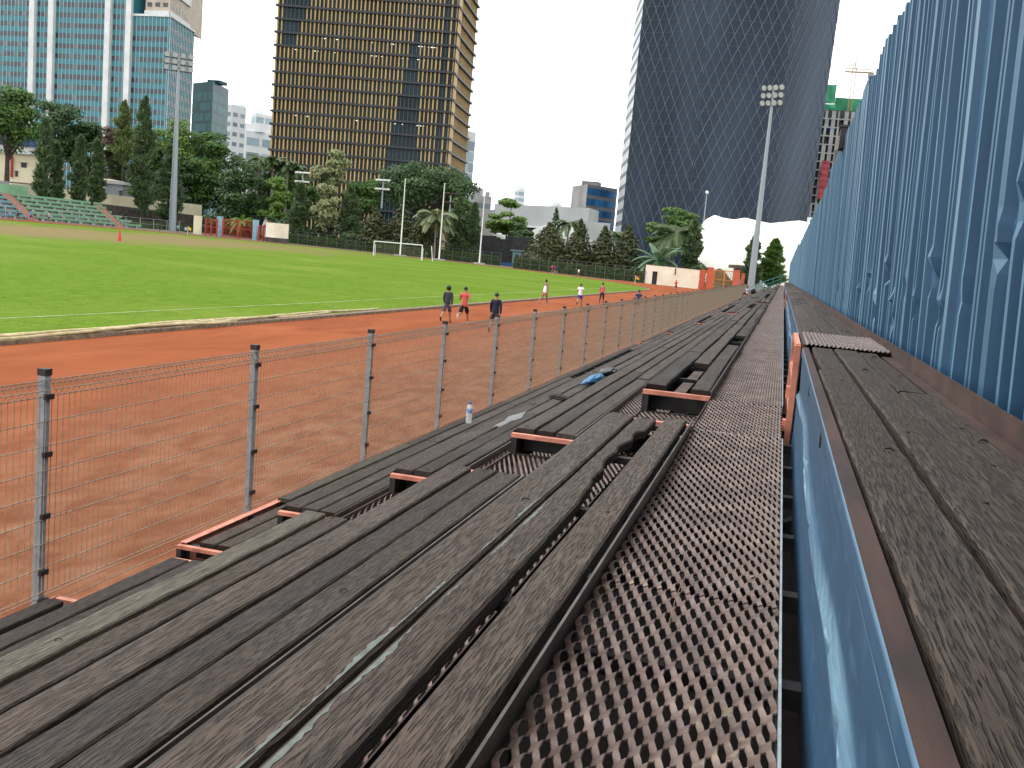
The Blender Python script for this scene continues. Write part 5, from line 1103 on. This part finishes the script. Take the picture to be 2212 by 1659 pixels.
for i in range(25): q = i / 24; a, b = g0 + (g1-g0)*q, b0 + (b1-b0)*q; mb.tube([(*a, gz0 + GH), (*b, gz0 + 2.0 - .12*math.sin(q*9)), (*b, gz0)], .012, 3, caps=False)
for i in range(9): z = i / 8 * 2.0; mb.tube([(*b0, gz0 + z), (*((b0+b1)/2), gz0 + z - .08), (*b1, gz0 + z)], .012, 3, caps=False)
for s_, e in ((g0, b0), (g1, b1)):
    for i in range(7): z = i / 6 * 2.2; mb.tube([(*s_, gz0 + z), (*e, gz0 + z * .9)], .012, 3, caps=False)
mb.build('net', M_wire, gl)
P = gp(934, 565); mb = MB(); mb.tube([(P[0], P[1], P[2]), (P[0] - .35, P[1], P[2] + 2.6)], .07, 6); tag(mb.build('leaning_pole', M_wpaint), 'short white pole leaning right of the goal', 'pole')
for px, pyb, xt, yt, l in ((864, 554, 876, 390, 'white flagpole standing behind the goal'), (948, 563, 965, 400, 'white flagpole right of the goal, middle one'), (1035, 571, 1048, 426, 'white flagpole before the black wall')):
    P = gp(px, pyb); d = -(RT.T @ P)[2]; o = thing('flagpole', P, l, 'flagpole', 'white flagpoles'); H = zt_(xt, yt, d) - P[2]
    mb = MB(); mb.tube([(*P[:2], P[2] + .3), (*P[:2], P[2] + H)], [.15, .07], 8); mb.build('pole', M_wpaint, o); mb = MB(); mb.box(P[0]-.9, P[0]+.9, P[1]-.9, P[1]+.9, P[2]-.05, P[2]+.32); mb.build('base', M_conc, o)
    mb = MB(); mb.tube([(*P[:2], P[2] + H), (*P[:2], P[2] + H + .2)], .12, 6); mb.build('finial', M_wpaint, o)
P = gp(258, 522); d = -(RT.T @ P)[2]; H = zt_(258.5, 490, d) - P[2]; mb = MB(); mb.tube([(*P[:2], P[2]), (*P[:2], P[2] + .05), (*P[:2], P[2] + .051), (*P[:2], P[2] + H)], [.30, .30, .21, .03], 12); mb.build
tag(mb.build('marker_cone', plain('red_cone', (0.62, 0.05, 0.03), .5, var=.15)), 'tall narrow red marker cone on the bare patch of grass', 'cone')
for px, pyb, pyt, m, l in ((405, 508, 489, M_yel, 'small yellow corner flag before the left mast'), (1371, 613, 598, M_yel, 'small red and yellow corner flag on the right bend')):
    P = gp(px, pyb); d = -(RT.T @ P)[2]; H = max(1.4, zt_(px, pyt, d) - P[2]); o = thing('corner_flag', P, l, 'flag'); mb = MB(); mb.tube([P, P + np.array([0.05, 0, H])], .035, 6); mb.build('staff', M_wpaint, o)
    mb = MB(); mb.grid(lambda u, v: (P[0] + .05 + .62 * u, P[1] + .05 * math.sin(u * 6), P[2] + H - .5 + .48 * v - .25 * u), 6, 4); ob = mb.build('cloth', plain('flag_yellow', (.75, .50, .02), .7) if 'flag_yellow' not in bpy.data.materials else bpy.data.materials['flag_yellow'], o); ob.modifiers.new('t', 'SOLIDIFY').thickness = .01
    if px > 1000: mb = MB(); mb.grid(lambda u, v: (P[0] + .05 + .62 * u, P[1] + .05 * math.sin(u * 6) - .02, P[2] + H - .24 + .22 * v - .25 * u), 6, 2); ob = mb.build('red_stripe', M_orr, o); ob.modifiers.new('t', 'SOLIDIFY').thickness = .02

# floodlight masts
M_lens = plain('lamp_glass', (0.62, 0.66, 0.66), .15, spec=.6); M_bowl = plain('lamp_bowl', (0.30, 0.32, 0.33), .4, .3)
def mast(label, P, H, r0, head_w, rows, gap, aim, lr, brace=False):
    o = thing('floodlight_mast', P, label, 'floodlight mast'); P = np.array(P); mb = MB(); mb.tube([P + np.array([0, 0, z]) for z in (-.3, H * .33, H * .331, H * .66, H * .661, H)], [r0, r0 * .82, r0 * .76, r0 * .6, r0 * .54, r0 * .38], 10); mb.build('pole', M_galv, o)
    aim = np.array(aim) / np.linalg.norm(aim); side = np.array([-aim[1], aim[0]]); 
    for r in range(rows):
        z = P[2] + H + .2 + r * gap; mb = MB(); a, b = P[:2] - side * head_w / 2, P[:2] + side * head_w / 2; mb.tube([(*a, z), (*b, z)], .10, 6); mb.build('cross_arm', M_dark, o)
        for k in range(4):
            c = np.append(a + (b - a) * (.06 + .88 * k / 3) + aim * .35, z + lr * 1.05); n3 = np.append(aim, -.55); n3 /= np.linalg.norm(n3); mb = MB(); mb.tube([c - n3 * lr * .9, c - n3 * lr * .4, c, c + n3 * lr * .12], [lr * .25, lr * .75, lr, lr], 12); fl = mb.build('floodlight', M_bowl, o)
            mb = MB(); mb.tube([c + n3 * lr * .125, c + n3 * lr * .16], lr * .92, 12); mb.build('lens', M_lens, fl)
    mb = MB(); mb.tube([(*P[:2], P[2] + H - .2), (*P[:2], P[2] + H + .3 + gap * (rows - .4))], r0 * .3, 6); mb.build('head_post', M_galv, o)
P = gp(372, 498); d = -(RT.T @ P)[2]; H = zt_(386, 163, d) - P[2]; mast('tall grey floodlight mast on the left, by the green terrace end', P, H, .75, 5.2, 3, 1.25, (.55, -.83), .52)
P = at(1621, 626, 196); H = zt_(1663, 240, 196) - P[2]; mast('tall grey floodlight mast on the right, before the canopy', P, H, .70, 4.3, 3, 1.45, (-.45, -.89), .55)
def small_mast(label, px, yt, yb, d, col_, n=2):
    P = at(px, yb, d); o = thing('lamp_post', P, label, 'lamp post'); H = zt_(px, yt, d) - P[2]; mb = MB(); mb.tube([P, P + np.array([0, 0, H])], [.22, .14], 6); mb.build('pole', M_galv, o)
    for s_ in (0, -1.9):
        mb = MB(); mb.tube([P + np.array([-1.5, 0, H + s_]), P + np.array([1.5, 0, H + s_])], .08, 4); mb.build('cross_arm', M_dark, o)
        for k in (-1.3, -.45, .45, 1.3): mb = MB(); q = P + np.array([k - .35, -.5, H + s_ + .05]); mb.obox(q, (.7, 0, 0), (0, .5, .12), (0, -.1, .27)); mb.build('floodlight', col_, o)
small_mast('small white headed lamp post before the rain tree', 824, 392, 450, 214, M_wpaint)
small_mast('small lamp post half hidden by the pale flowering tree', 652, 376, 420, 214, M_wpaint)
small_mast('lamp post with brown heads behind the middle flagpole', 968, 421, 500, 209, M_brown if 'M_brown' in globals() else M_rust)

# end railing of the stand
M_tealr = plain('teal_rail_paint', (0.05, 0.25, 0.26), .5); er = thing('end_railing', (-2.5, 125, -1.6), 'teal tube railing closing the far end of the stand', 'railing'); sl_ = RISE / RUN
for h in (.95, .5, .1): mb = MB(); mb.tube([(-4.1, 124.6, -2.32 + h), (-.2, 124.6, -.50 + h)], .035, 6); mb.build('rail', M_tealr, er)
for q in range(5): x = -4.1 + q * .97; mb = MB(); mb.tube([(x, 124.6, -2.42 + (x + 4.1) * sl_), (x, 124.6, -1.37 + (x + 4.1) * sl_)], .035, 6); mb.build('post', M_tealr, er)

# ------------------------------------------------------------------ people
SKIN = plain('skin_tan', (0.36, 0.19, 0.12), .55, var=.12); SKIN2 = plain('skin_brown', (0.22, 0.11, 0.07), .55, var=.12); HAIR = plain('black_hair', (0.008, 0.007, 0.007), .5)
CL = {}
def cloth(c):
    k = 'fabric_%d' % len(CL)
    if c not in CL: CL[c] = plain(k, c, .85, scale=6, var=.2)
    return CL[c]
def skin_obj(name, V, E, Rd, mat, parent, root=0, lv=1):
    me = bpy.data.meshes.new(name); me.from_pydata([tuple(map(float, v)) for v in V], E, []); me.materials.append(mat); o = link(name, me, parent)
    md = o.modifiers.new('skin', 'SKIN'); md.use_smooth_shade = True; md.branch_smoothing = .4
    for i, r in enumerate(Rd): me.skin_vertices[0].data[i].radius = r if isinstance(r, tuple) else (r, r)
    me.skin_vertices[0].data[root].use_root = True
    if lv: s = o.modifiers.new('smooth', 'SUBSURF'); s.levels = lv; s.render_levels = lv
    return o
def person(P, rz, label, h=1.70, top=(.3, .3, .3), bottom=(.02, .02, .02), shoe=(.03, .03, .03), swing=.45, arms='walk', sleeves='short', legs='short', hair='short', skin=None, lean=.04, fem=False, shirt=True, seated=False, holds=None, long_top=0.0, head_turn=0):
    skin = skin or SKIN; k = h / 1.72; root = thing('person', P, label, 'person', None, rz); A = lambda *a: np.array(a, float) * k
    V, E, R = [], [], []
    def add(p, r, par=None):
        V.append(np.array(p, float)); R.append(r if isinstance(r, tuple) else r * k); 
        if par is not None: E.append((par, len(V) - 1))
        return len(V) - 1
    T2 = lambda r: (r[0] * k, r[1] * k)
    hz = .93 if not seated else .10; ly = lean
    q_ = .84 if shirt else 1.0; pel = add(A(0, 0, hz), T2((.135, .10))); wa = add(A(0, ly * .4, hz + .17), T2((.13 * q_ if not fem else .12 * q_, .095 * q_)), pel); ch = add(A(0, ly * .8, hz + .36), T2((.155 * q_, .11 * q_)), wa); nk = add(A(0, ly, hz + .475), T2((.075, .07)), ch); nk2 = add(A(0, ly + .005, hz + .535), .056, nk)
    hd = add(A(0, ly + .02, hz + .64), T2((.075, .09)), nk2); ht = add(A(0, ly + .015, hz + .73), T2((.068, .082)), hd); nose = add(A(.1 * math.sin(head_turn), ly + .02 + .105 * math.cos(head_turn), hz + .625), .014, hd)
    for s_ in (1, -1): add(A(s_ * .082, ly + .01, hz + .645), .016, hd)
    J = {}
    for s_, ph in ((1, 1), (-1, -1)):
        hip = add(A(s_ * .09, 0, hz - .05), .088, pel)
        if seated: kn = A(s_ * .14, .42, hz + .02); an = A(s_ * .14, .48, hz - .42); toe = an + A(0, .12, -.02)
        else:
            a = swing * ph; kn = A(s_ * .095, 0, hz - .05) + A(0, math.sin(a) * .41, -math.cos(a) * .41 + (.0)); b = a - (.12 if a > 0 else abs(swing) * 1.5)
            an = kn + A(0, math.sin(b) * .41, -math.cos(b) * .41); toe = an + A(0, .14 * math.cos(min(b, 0) * .8), -.035 + .14 * math.sin(min(b, 0) * .9))
        ki = add(kn, .062, hip); ca = add(kn * .6 + an * .4 - A(0, .012, 0), .056, ki); ai = add(an, .038, ca); ti = add(toe, T2((.042, .028)), ai); J['leg', s_] = (V[hip], kn, an, toe)
        sh = add(A(s_ * .175, ly, hz + .45), .062, ch)
        if arms == 'walk': b = -swing * .7 * ph; el = A(s_ * .215, ly, hz + .45) + A(0, math.sin(b) * .27, -math.cos(b) * .27); wr = el + A(s_ * .012, math.sin(b + .25) * .25, -math.cos(b + .25) * .25)
        elif arms == 'run': b = -swing * .8 * ph; el = A(s_ * .225, ly, hz + .45) + A(s_ * .03, math.sin(b - .2) * .26, -math.cos(b - .2) * .26); wr = el + A(-s_ * .05, .20, .10)
        else: el = A(s_ * .22, ly + .05, hz + .20); wr = A(s_ * .17, ly + .26, hz + .16)
        ei = add(el, .043, sh); wi = add(wr, .03, ei); dv = wr - el; dv /= np.linalg.norm(dv); sd_ = np.cross(dv, np.array([s_, 0, 0])); sd_ /= np.linalg.norm(sd_) + 1e-9; pi_ = add(wr + dv * .06 * k, T2((.022, .036)), wi); J['arm', s_] = (V[sh], el, wr)
        for f_, L_ in ((-.03, .065), (-.01, .08), (.01, .076), (.03, .058)): m1 = add(wr + dv * (.09 * k) + sd_ * f_ * k, .0095, pi_); add(wr + dv * (.09 + L_ * .8) * k + sd_ * f_ * .9 * k - np.array([s_, 0, 0]) * .02 * k, .008, m1)
        th = add(wr + dv * .05 * k - sd_ * -.045 * k, .0105, pi_); add(wr + dv * .085 * k - sd_ * -.062 * k, .009, th)
    skin_obj('body', V, E, R, skin, root, pel, 1)
    if not seated: root.location.z -= min(min(J['leg', s_][2][2] - .062 * k, J['leg', s_][3][2] - .035 * k) for s_ in (1, -1))
    def part(name, chains, mat, lv=1):                             # chains: first vertex shared root
        v, e, r = [chains[0][0][0]], [], [chains[0][0][1]]
        for c in chains:
            prev = 0
            for p, rad in c[1:]: v.append(np.array(p)); r.append(rad); e.append((prev, len(v) - 1)); prev = len(v) - 1
        return skin_obj(name, v, e, [tuple(x * k for x in q) if isinstance(q, tuple) else q * k for q in r], mat, root, 0, lv)
    g = .014; M_top, M_bot, M_sh = cloth(top), cloth(bottom), cloth(shoe)
    if shirt:
        uc = A(0, ly * .9, hz + .41); c0 = (uc, (.150, .112)); chains = [[c0, (V[nk] - A(0, 0, .005), (.085, .080)), (V[nk] + A(0, 0, .03), (.066, .066))], [c0, (V[ch] - A(0, 0, .04), (.165, .125)), (V[wa], (.150, .118)), (V[pel] - A(0, 0, .02 + long_top * .4), (.160, .128)), (V[pel] - A(0, 0, .06 + long_top), (.160, .128))]]
        for s_ in (1, -1):
            sh, el, wr = J['arm', s_]
            if sleeves == 'long': chains.append([c0, (sh * .9 + uc * .1 + A(0, 0, .005), .086), (sh * .5 + el * .5, .066), (el, .058), (wr, .042)])
            elif sleeves == 'short': chains.append([c0, (sh * .9 + uc * .1 + A(0, 0, .005), .086), (sh * .4 + el * .6, .068)])
            else: chains.append([c0, (sh * .72 + uc * .28 + A(0, 0, .01), .078)])
        part('shirt' if sleeves != 'long' else 'jacket', chains, M_top)
    c0 = (V[pel], (.156, .125)); chains = [[c0, (V[pel] + A(0, 0, .07), (.148, .116))]]
    for s_ in (1, -1):
        hp, kn, an, toe = J['leg', s_]
        if legs == 'short': chains.append([c0, (hp, .096 + g), (hp * .25 + kn * .75, .090 + g)])
        elif legs == 'knee': chains.append([c0, (hp, .10 + g), (kn, .084 + g)])
        else: chains.append([c0, (hp, .094 + g), (kn, .066 + g * .5), (an + A(0, 0, .03), .046 + g * .4)])
    part('shorts' if legs != 'long' else 'trousers', chains, M_bot)
    for s_ in (1, -1):
        hp, kn, an, toe = J['leg', s_]; d = toe - an; skin_obj('shoe', [an - d * .35 - A(0, 0, .02), an + d * .45 - A(0, 0, .012), toe + d * .18], [(0, 1), (1, 2)], [(.040*k, .036*k), (.044*k, .038*k), (.038*k, .028*k)], M_sh, root, 0, 1)
    vl = 2.45 if hair == 'bob' else 2.0; hc = V[hd] + A(0, -.022, .045); mb = MB(); big = {'short': (.086, .098, .094), 'bob': (.118, .118, .125), 'cap': (.09, .104, .112), 'bun': (.088, .100, .112)}[hair]
    mb.grid(lambda u, v: hc + A(big[0] * math.cos(6.2832*u) * math.sin(v * vl) * (1 + .05 * math.sin(9*u*6.28)), big[1] * math.sin(6.2832*u) * math.sin(v * vl), big[2] * math.cos(v * vl) * (1 + .03 * math.sin(u * 40))), 16, 9)
    ho = mb.build('hair', HAIR, root, True, True); hc = V[ht]
    if hair == 'bun': mb = MB(); q = hc + A(0, -.09, .05); mb.grid(lambda u, v: q + A(.04*math.cos(6.28*u)*math.sin(3.14*v), .04*math.sin(6.28*u)*math.sin(3.14*v), .04*math.cos(3.14*v)), 10, 6); mb.build('bun', HAIR, ho, True, True)
    return root
def on(px, py): return gp(px, py)
def far_side(px, x=-113.4): r = ray(px, 470); return np.array([x, r[1] * x / r[0], gz(x) + .01])
person(on(963, 697), 0, 'woman with short curly black hair, charcoal hoodie and grey shorts walking away', 1.63, (.035, .035, .045), (.075, .075, .085), (.02, .02, .02), .42, 'walk', 'long', 'knee', 'bob', fem=True, lean=.07)
person(on(1000, 699), .05, 'jogging man in a coral red T-shirt and black shorts, seen from behind', 1.73, (.62, .12, .09), (.008, .008, .010), (.75, .75, .72), .6, 'run', 'short', 'knee', 'short', long_top=.05)
person(on(1066, 722), .08, 'man in a navy long sleeved jacket walking behind the wire fence', 1.72, (.014, .014, .032), (.010, .010, .012), (.04, .05, .05), .45, 'walk', 'long', 'knee', 'short', long_top=.06)
person(on(1175, 658), -.5, 'man in a long white sleeveless shirt and coral shorts stepping off the grass', 1.72, (.84, .84, .84), (.50, .15, .15), (.45, .40, .38), .32, 'walk', 'none', 'short', 'short', SKIN2, long_top=.12, head_turn=-.9)
person(on(1251, 662), .05, 'man in a white T-shirt and bright blue shorts jogging away', 1.68, (.85, .85, .86), (.03, .05, .28), (.05, .05, .05), .5, 'run', 'short', 'short', 'short', long_top=.04)
person(on(1299, 655), 0, 'woman in a pink tank top and black leggings with tied black hair', 1.64, (.75, .07, .17), (.008, .008, .010), (.1, .1, .1), .35, 'walk', 'none', 'long', 'bun', fem=True)
P = on(1394, 645); person((-9.3, 67, gz(-9.3)), .6, 'man in a dark blue T-shirt, head and shoulders above the wire fence', 1.66, (.03, .055, .14), (.03, .03, .04), (.1, .1, .1), .3, 'walk', 'short', 'short', 'short')
person(on(1459, 629), 0, 'runner in a bright red T-shirt before the cream white block', 1.70, (.62, .03, .03), (.03, .02, .05), (.1, .1, .1), .5, 'run', 'short', 'short', 'short')
person(on(1249, 598), -.3, 'small figure in a white T-shirt by the right hedge', 1.5, (.80, .80, .80), (.02, .02, .02), (.1, .08, .08), .3, 'walk', 'short', 'short', 'short')
person(on(1192.5, 590), 1.2, 'runner in a red top, left one of the close pair by the right hedge', 1.68, (.55, .05, .07), (.10, .02, .08), (.8, .8, .75), .5, 'run', 'short', 'short', 'short')
person(on(1198, 590.5), 1.2, 'runner in a violet blue top, right one of the close pair by the right hedge', 1.68, (.10, .06, .35), (.05, .03, .10), (.8, .8, .75), .5, 'run', 'short', 'short', 'short')
person(on(345, 504), 1.2, 'person in black shirt and shorts walking below the left mast', 1.7, (.012, .012, .012), (.012, .012, .012), (.4, .3, .2), .45, 'walk', 'short', 'short', 'short', SKIN2)
person(on(384, 503.5), .8, 'person in a turquoise top and dark trousers just right of the left mast foot', 1.62, (.10, .42, .50), (.02, .03, .03), (.05, .05, .05), .35, 'walk', 'short', 'long', 'short')
person(on(401, 507.5), .8, 'person in a light blue jacket and black trousers beside the yellow flag', 1.66, (.34, .52, .74), (.01, .01, .01), (.8, .8, .8), .6, 'walk', 'long', 'long', 'cap', fem=True)
person(far_side(19), 2.6, 'shirtless person in cyan shorts at the foot of the blue benches', 1.7, (.1, .1, .1), (.04, .42, .58), (.3, .3, .3), .3, 'walk', 'short', 'knee', 'short', SKIN, shirt=False)
person(far_side(38), 2.6, 'person in a black shirt walking before the left salmon stairs', 1.7, (.01, .01, .01), (.012, .012, .012), (.5, .55, .1), .55, 'walk', 'short', 'short', 'short')
person(far_side(67, -111.5), 2.9, 'person in a sky blue shirt and deep blue shorts nearest the green terrace', 1.75, (.07, .33, .58), (.03, .05, .25), (.06, .05, .05), .3, 'walk', 'short', 'knee', 'short', SKIN2)
person(far_side(106), 2.0, 'person in a pale grey T-shirt and black shorts before the green benches', 1.68, (.50, .52, .55), (.02, .02, .02), (.3, .2, .15), .35, 'walk', 'short', 'short', 'short')
person(on(917, 561), -1.2, 'dark clad person bending by the leaning pole right of the goal', 1.6, (.03, .03, .035), (.03, .03, .03), (.4, .3, .2), .5, 'run', 'short', 'short', 'short', lean=.22)
person((-3.45, 104.2, -1.868), 1.3, 'seated person in a white shirt and dark shorts on the far benches', 1.65, (.80, .81, .84), (.03, .03, .05), (.5, .5, .5), 0, 'rest', 'short', 'knee', 'short', seated=True)
mb = MB(); mb.grid(lambda u, v: (-2.85 + .26*math.cos(6.283*u)*math.sin(3.1416*v), 104.5 + .22*math.sin(6.283*u)*math.sin(3.1416*v), -1.56 + .33*math.cos(3.1416*v)), 14, 9)
bp = mb.build('backpack', plain('black_nylon', (.012, .011, .011), .7), smooth=True); tag(bp, 'black backpack standing behind the seated person in white', 'bag')
mb = MB(); mb.tube([(-2.97, 104.3, -1.30), (-3.06, 104.3, -1.40), (-3.05, 104.3, -1.72)], .02, 6); mb.build('strap', M_clip, bp)

# ------------------------------------------------------------------ small things on the benches
def clear_plastic():
    m, t, p = nodes('clear_plastic'); setin(p, Base_Color=(.93, .96, .98, 1), Roughness=.08, Alpha=.38); p.inputs['Transmission Weight'].default_value = 0; p.inputs['Specular IOR Level'].default_value = .8; return m
bx_, by_, bz_ = -3.21 + .32, 9.62, ZS[4] + .006
P = atz_ = ray(1012, 914); P = P * (bz_ / P[2]); bo = thing('water_bottle', (P[0], P[1], bz_), 'clear plastic water bottle with a blue cap standing on the bench planks', 'bottle')
def lathe(prof, n=20):
    mb = MB(); v = [(P[0] + r * math.cos(2*math.pi*j/n), P[1] + r * math.sin(2*math.pi*j/n), bz_ + z) for r, z in prof for j in range(n)]; mb.add(v, [(i*n+j, i*n+(j+1) % n, (i+1)*n+(j+1) % n, (i+1)*n+j) for i in range(len(prof)-1) for j in range(n)]); return mb
lathe([(.001, .003), (.028, .0), (.033, .006), (.0335, .05), (.031, .06), (.0335, .07), (.0335, .10), (.031, .108), (.0335, .116), (.0335, .165), (.030, .185), (.017, .205), (.014, .212), (.014, .222)]).build('body', clear_plastic(), bo, True)
lathe([(.0341, .118), (.0341, .162)]).build('label', plain('blue_label', (.04, .17, .50), .4, col2=(.55, .62, .75), scale=26), bo, True)
lathe([(.0165, .214), (.0165, .235), (.001, .236)]).build('cap', plain('blue_cap', (.02, .05, .30), .4), bo, True)
def crumple(name, c, sx, sy, sz, rot, mat, label, cat, seed, pointy=0):
    r = random.Random(seed); k = [(r.uniform(3, 9), r.uniform(2, 8), r.uniform(0, 6)) for _ in range(6)]; mb = MB()
    def fn(u, v):
        a = 6.2832 * u; t = math.pi * v; x, y, z = math.cos(a) * math.sin(t), math.sin(a) * math.sin(t), math.cos(t); w = 1 + sum(.06 * math.sin(p * x * 2 + q * y * 2 + s + z * p) for p, q, s in k); tap = 1 - pointy * (.5 - .5 * y)
        X, Y, Z = x * sx * w * tap, y * sy * w, max(-.75, z) * sz * w * tap; return (c[0] + X * math.cos(rot) - Y * math.sin(rot), c[1] + X * math.sin(rot) + Y * math.cos(rot), c[2] + Z + .7 * sz)
    mb.grid(fn, 34, 20); o = mb.build(name, mat, smooth=True); return tag(o, label, cat)
Pq = ray(1278, 826); Pq = Pq * ((ZS[3] + .02) / Pq[2]); ob = crumple('plastic_bag', (Pq[0], Pq[1], ZS[3] + .0), .075, .50, .07, -.05, plain('blue_plastic', (.006, .22, .50), .3, var=.25, scale=9), 'crumpled bright blue plastic bag lying in the gap between benches', 'bag', 4, .72)
mb = MB(); mb.tube([(Pq[0] - .03, Pq[1] + .36, ZS[3] + .11), (Pq[0] + .02, Pq[1] + .37, ZS[3] + .09), (Pq[0] + .05, Pq[1] + .35, ZS[3] + .03)], .006, 5); mb.build('green_tie', plain('green_tape', (.05, .28, .10), .5), ob)
Pq = ray(1312, 806); Pq = Pq * ((ZS[3] + .02) / Pq[2]); crumple('plastic_bag', (Pq[0], Pq[1], ZS[3]), .08, .38, .055, -.1, plain('black_plastic', (.016, .016, .016), .35), 'crumpled black plastic bag behind the blue bag', 'bag', 9, .3)
Pq = ray(1210, 857); Pq = Pq * ((ZS[3] + .02) / Pq[2]); crumple('rag', (Pq[0], Pq[1], ZS[3] - .004), .10, .17, .024, .6, plain('dark_brown_cloth', (.022, .014, .014), .9), 'dark crumpled rag on the planks between the bottle and the blue bag', 'rag', 12)
Pq = ray(1103, 906); Pq = Pq * ((ZS[3] + .010) / Pq[2])
M_water, t, p = nodes('standing_water'); setin(p, Base_Color=(.05, .045, .04, 1), Roughness=.2, Alpha=.5); p.inputs['Specular IOR Level'].default_value = .5
pu = MB(); n = 26; pu.add([(Pq[0] + .044 * math.cos(a) * (1 + .3 * math.sin(3*a) + .2 * math.sin(7*a)), Pq[1] + .50 * math.sin(a) * (1 + .2 * math.sin(5*a)), ZS[3] + .0105) for a in np.linspace(0, 6.2832, n, endpoint=False)], [tuple(range(n))])
struct('water', pu, M_water)
tw_ = MB(); tw_.tube([(-.17, 2.62, -.755), (-.165, 2.5, -.75), (-.15, 2.44, -.752), (-.155, 2.25, -.75), (-.15, 2.02, -.752)],   .0010, 5); tag(tw_.build('straw', plain('dry_straw', (.20, .14, .08), .8)), 'thin dry straw lying on the near mesh walkway', 'straw')
lf = MB(); lrng = random.Random(8)
for i in range(46):
    k = lrng.randint(1, 4); x = XL[k] + SEATW + lrng.uniform(.05, .36); y = lrng.uniform(1.6, 16); s_ = lrng.uniform(.008, .02); a = lrng.uniform(0, 3); z = ZS[k] - .034
    lf.add([(x - s_*math.cos(a), y - s_*math.sin(a), z), (x - s_*.5*math.sin(a), y + s_*.5*math.cos(a), z + .004), (x + s_*math.cos(a), y + s_*math.sin(a), z + .002), (x + s_*.5*math.sin(a), y - s_*.5*math.cos(a), z + .004)], [(0, 1, 2, 3)])
tag(lf.build('litter', plain('dry_leaf', (.36, .26, .17), .8, var=.5)), 'scattered dry leaf scraps on the mesh and planks', 'litter', kind='stuff')
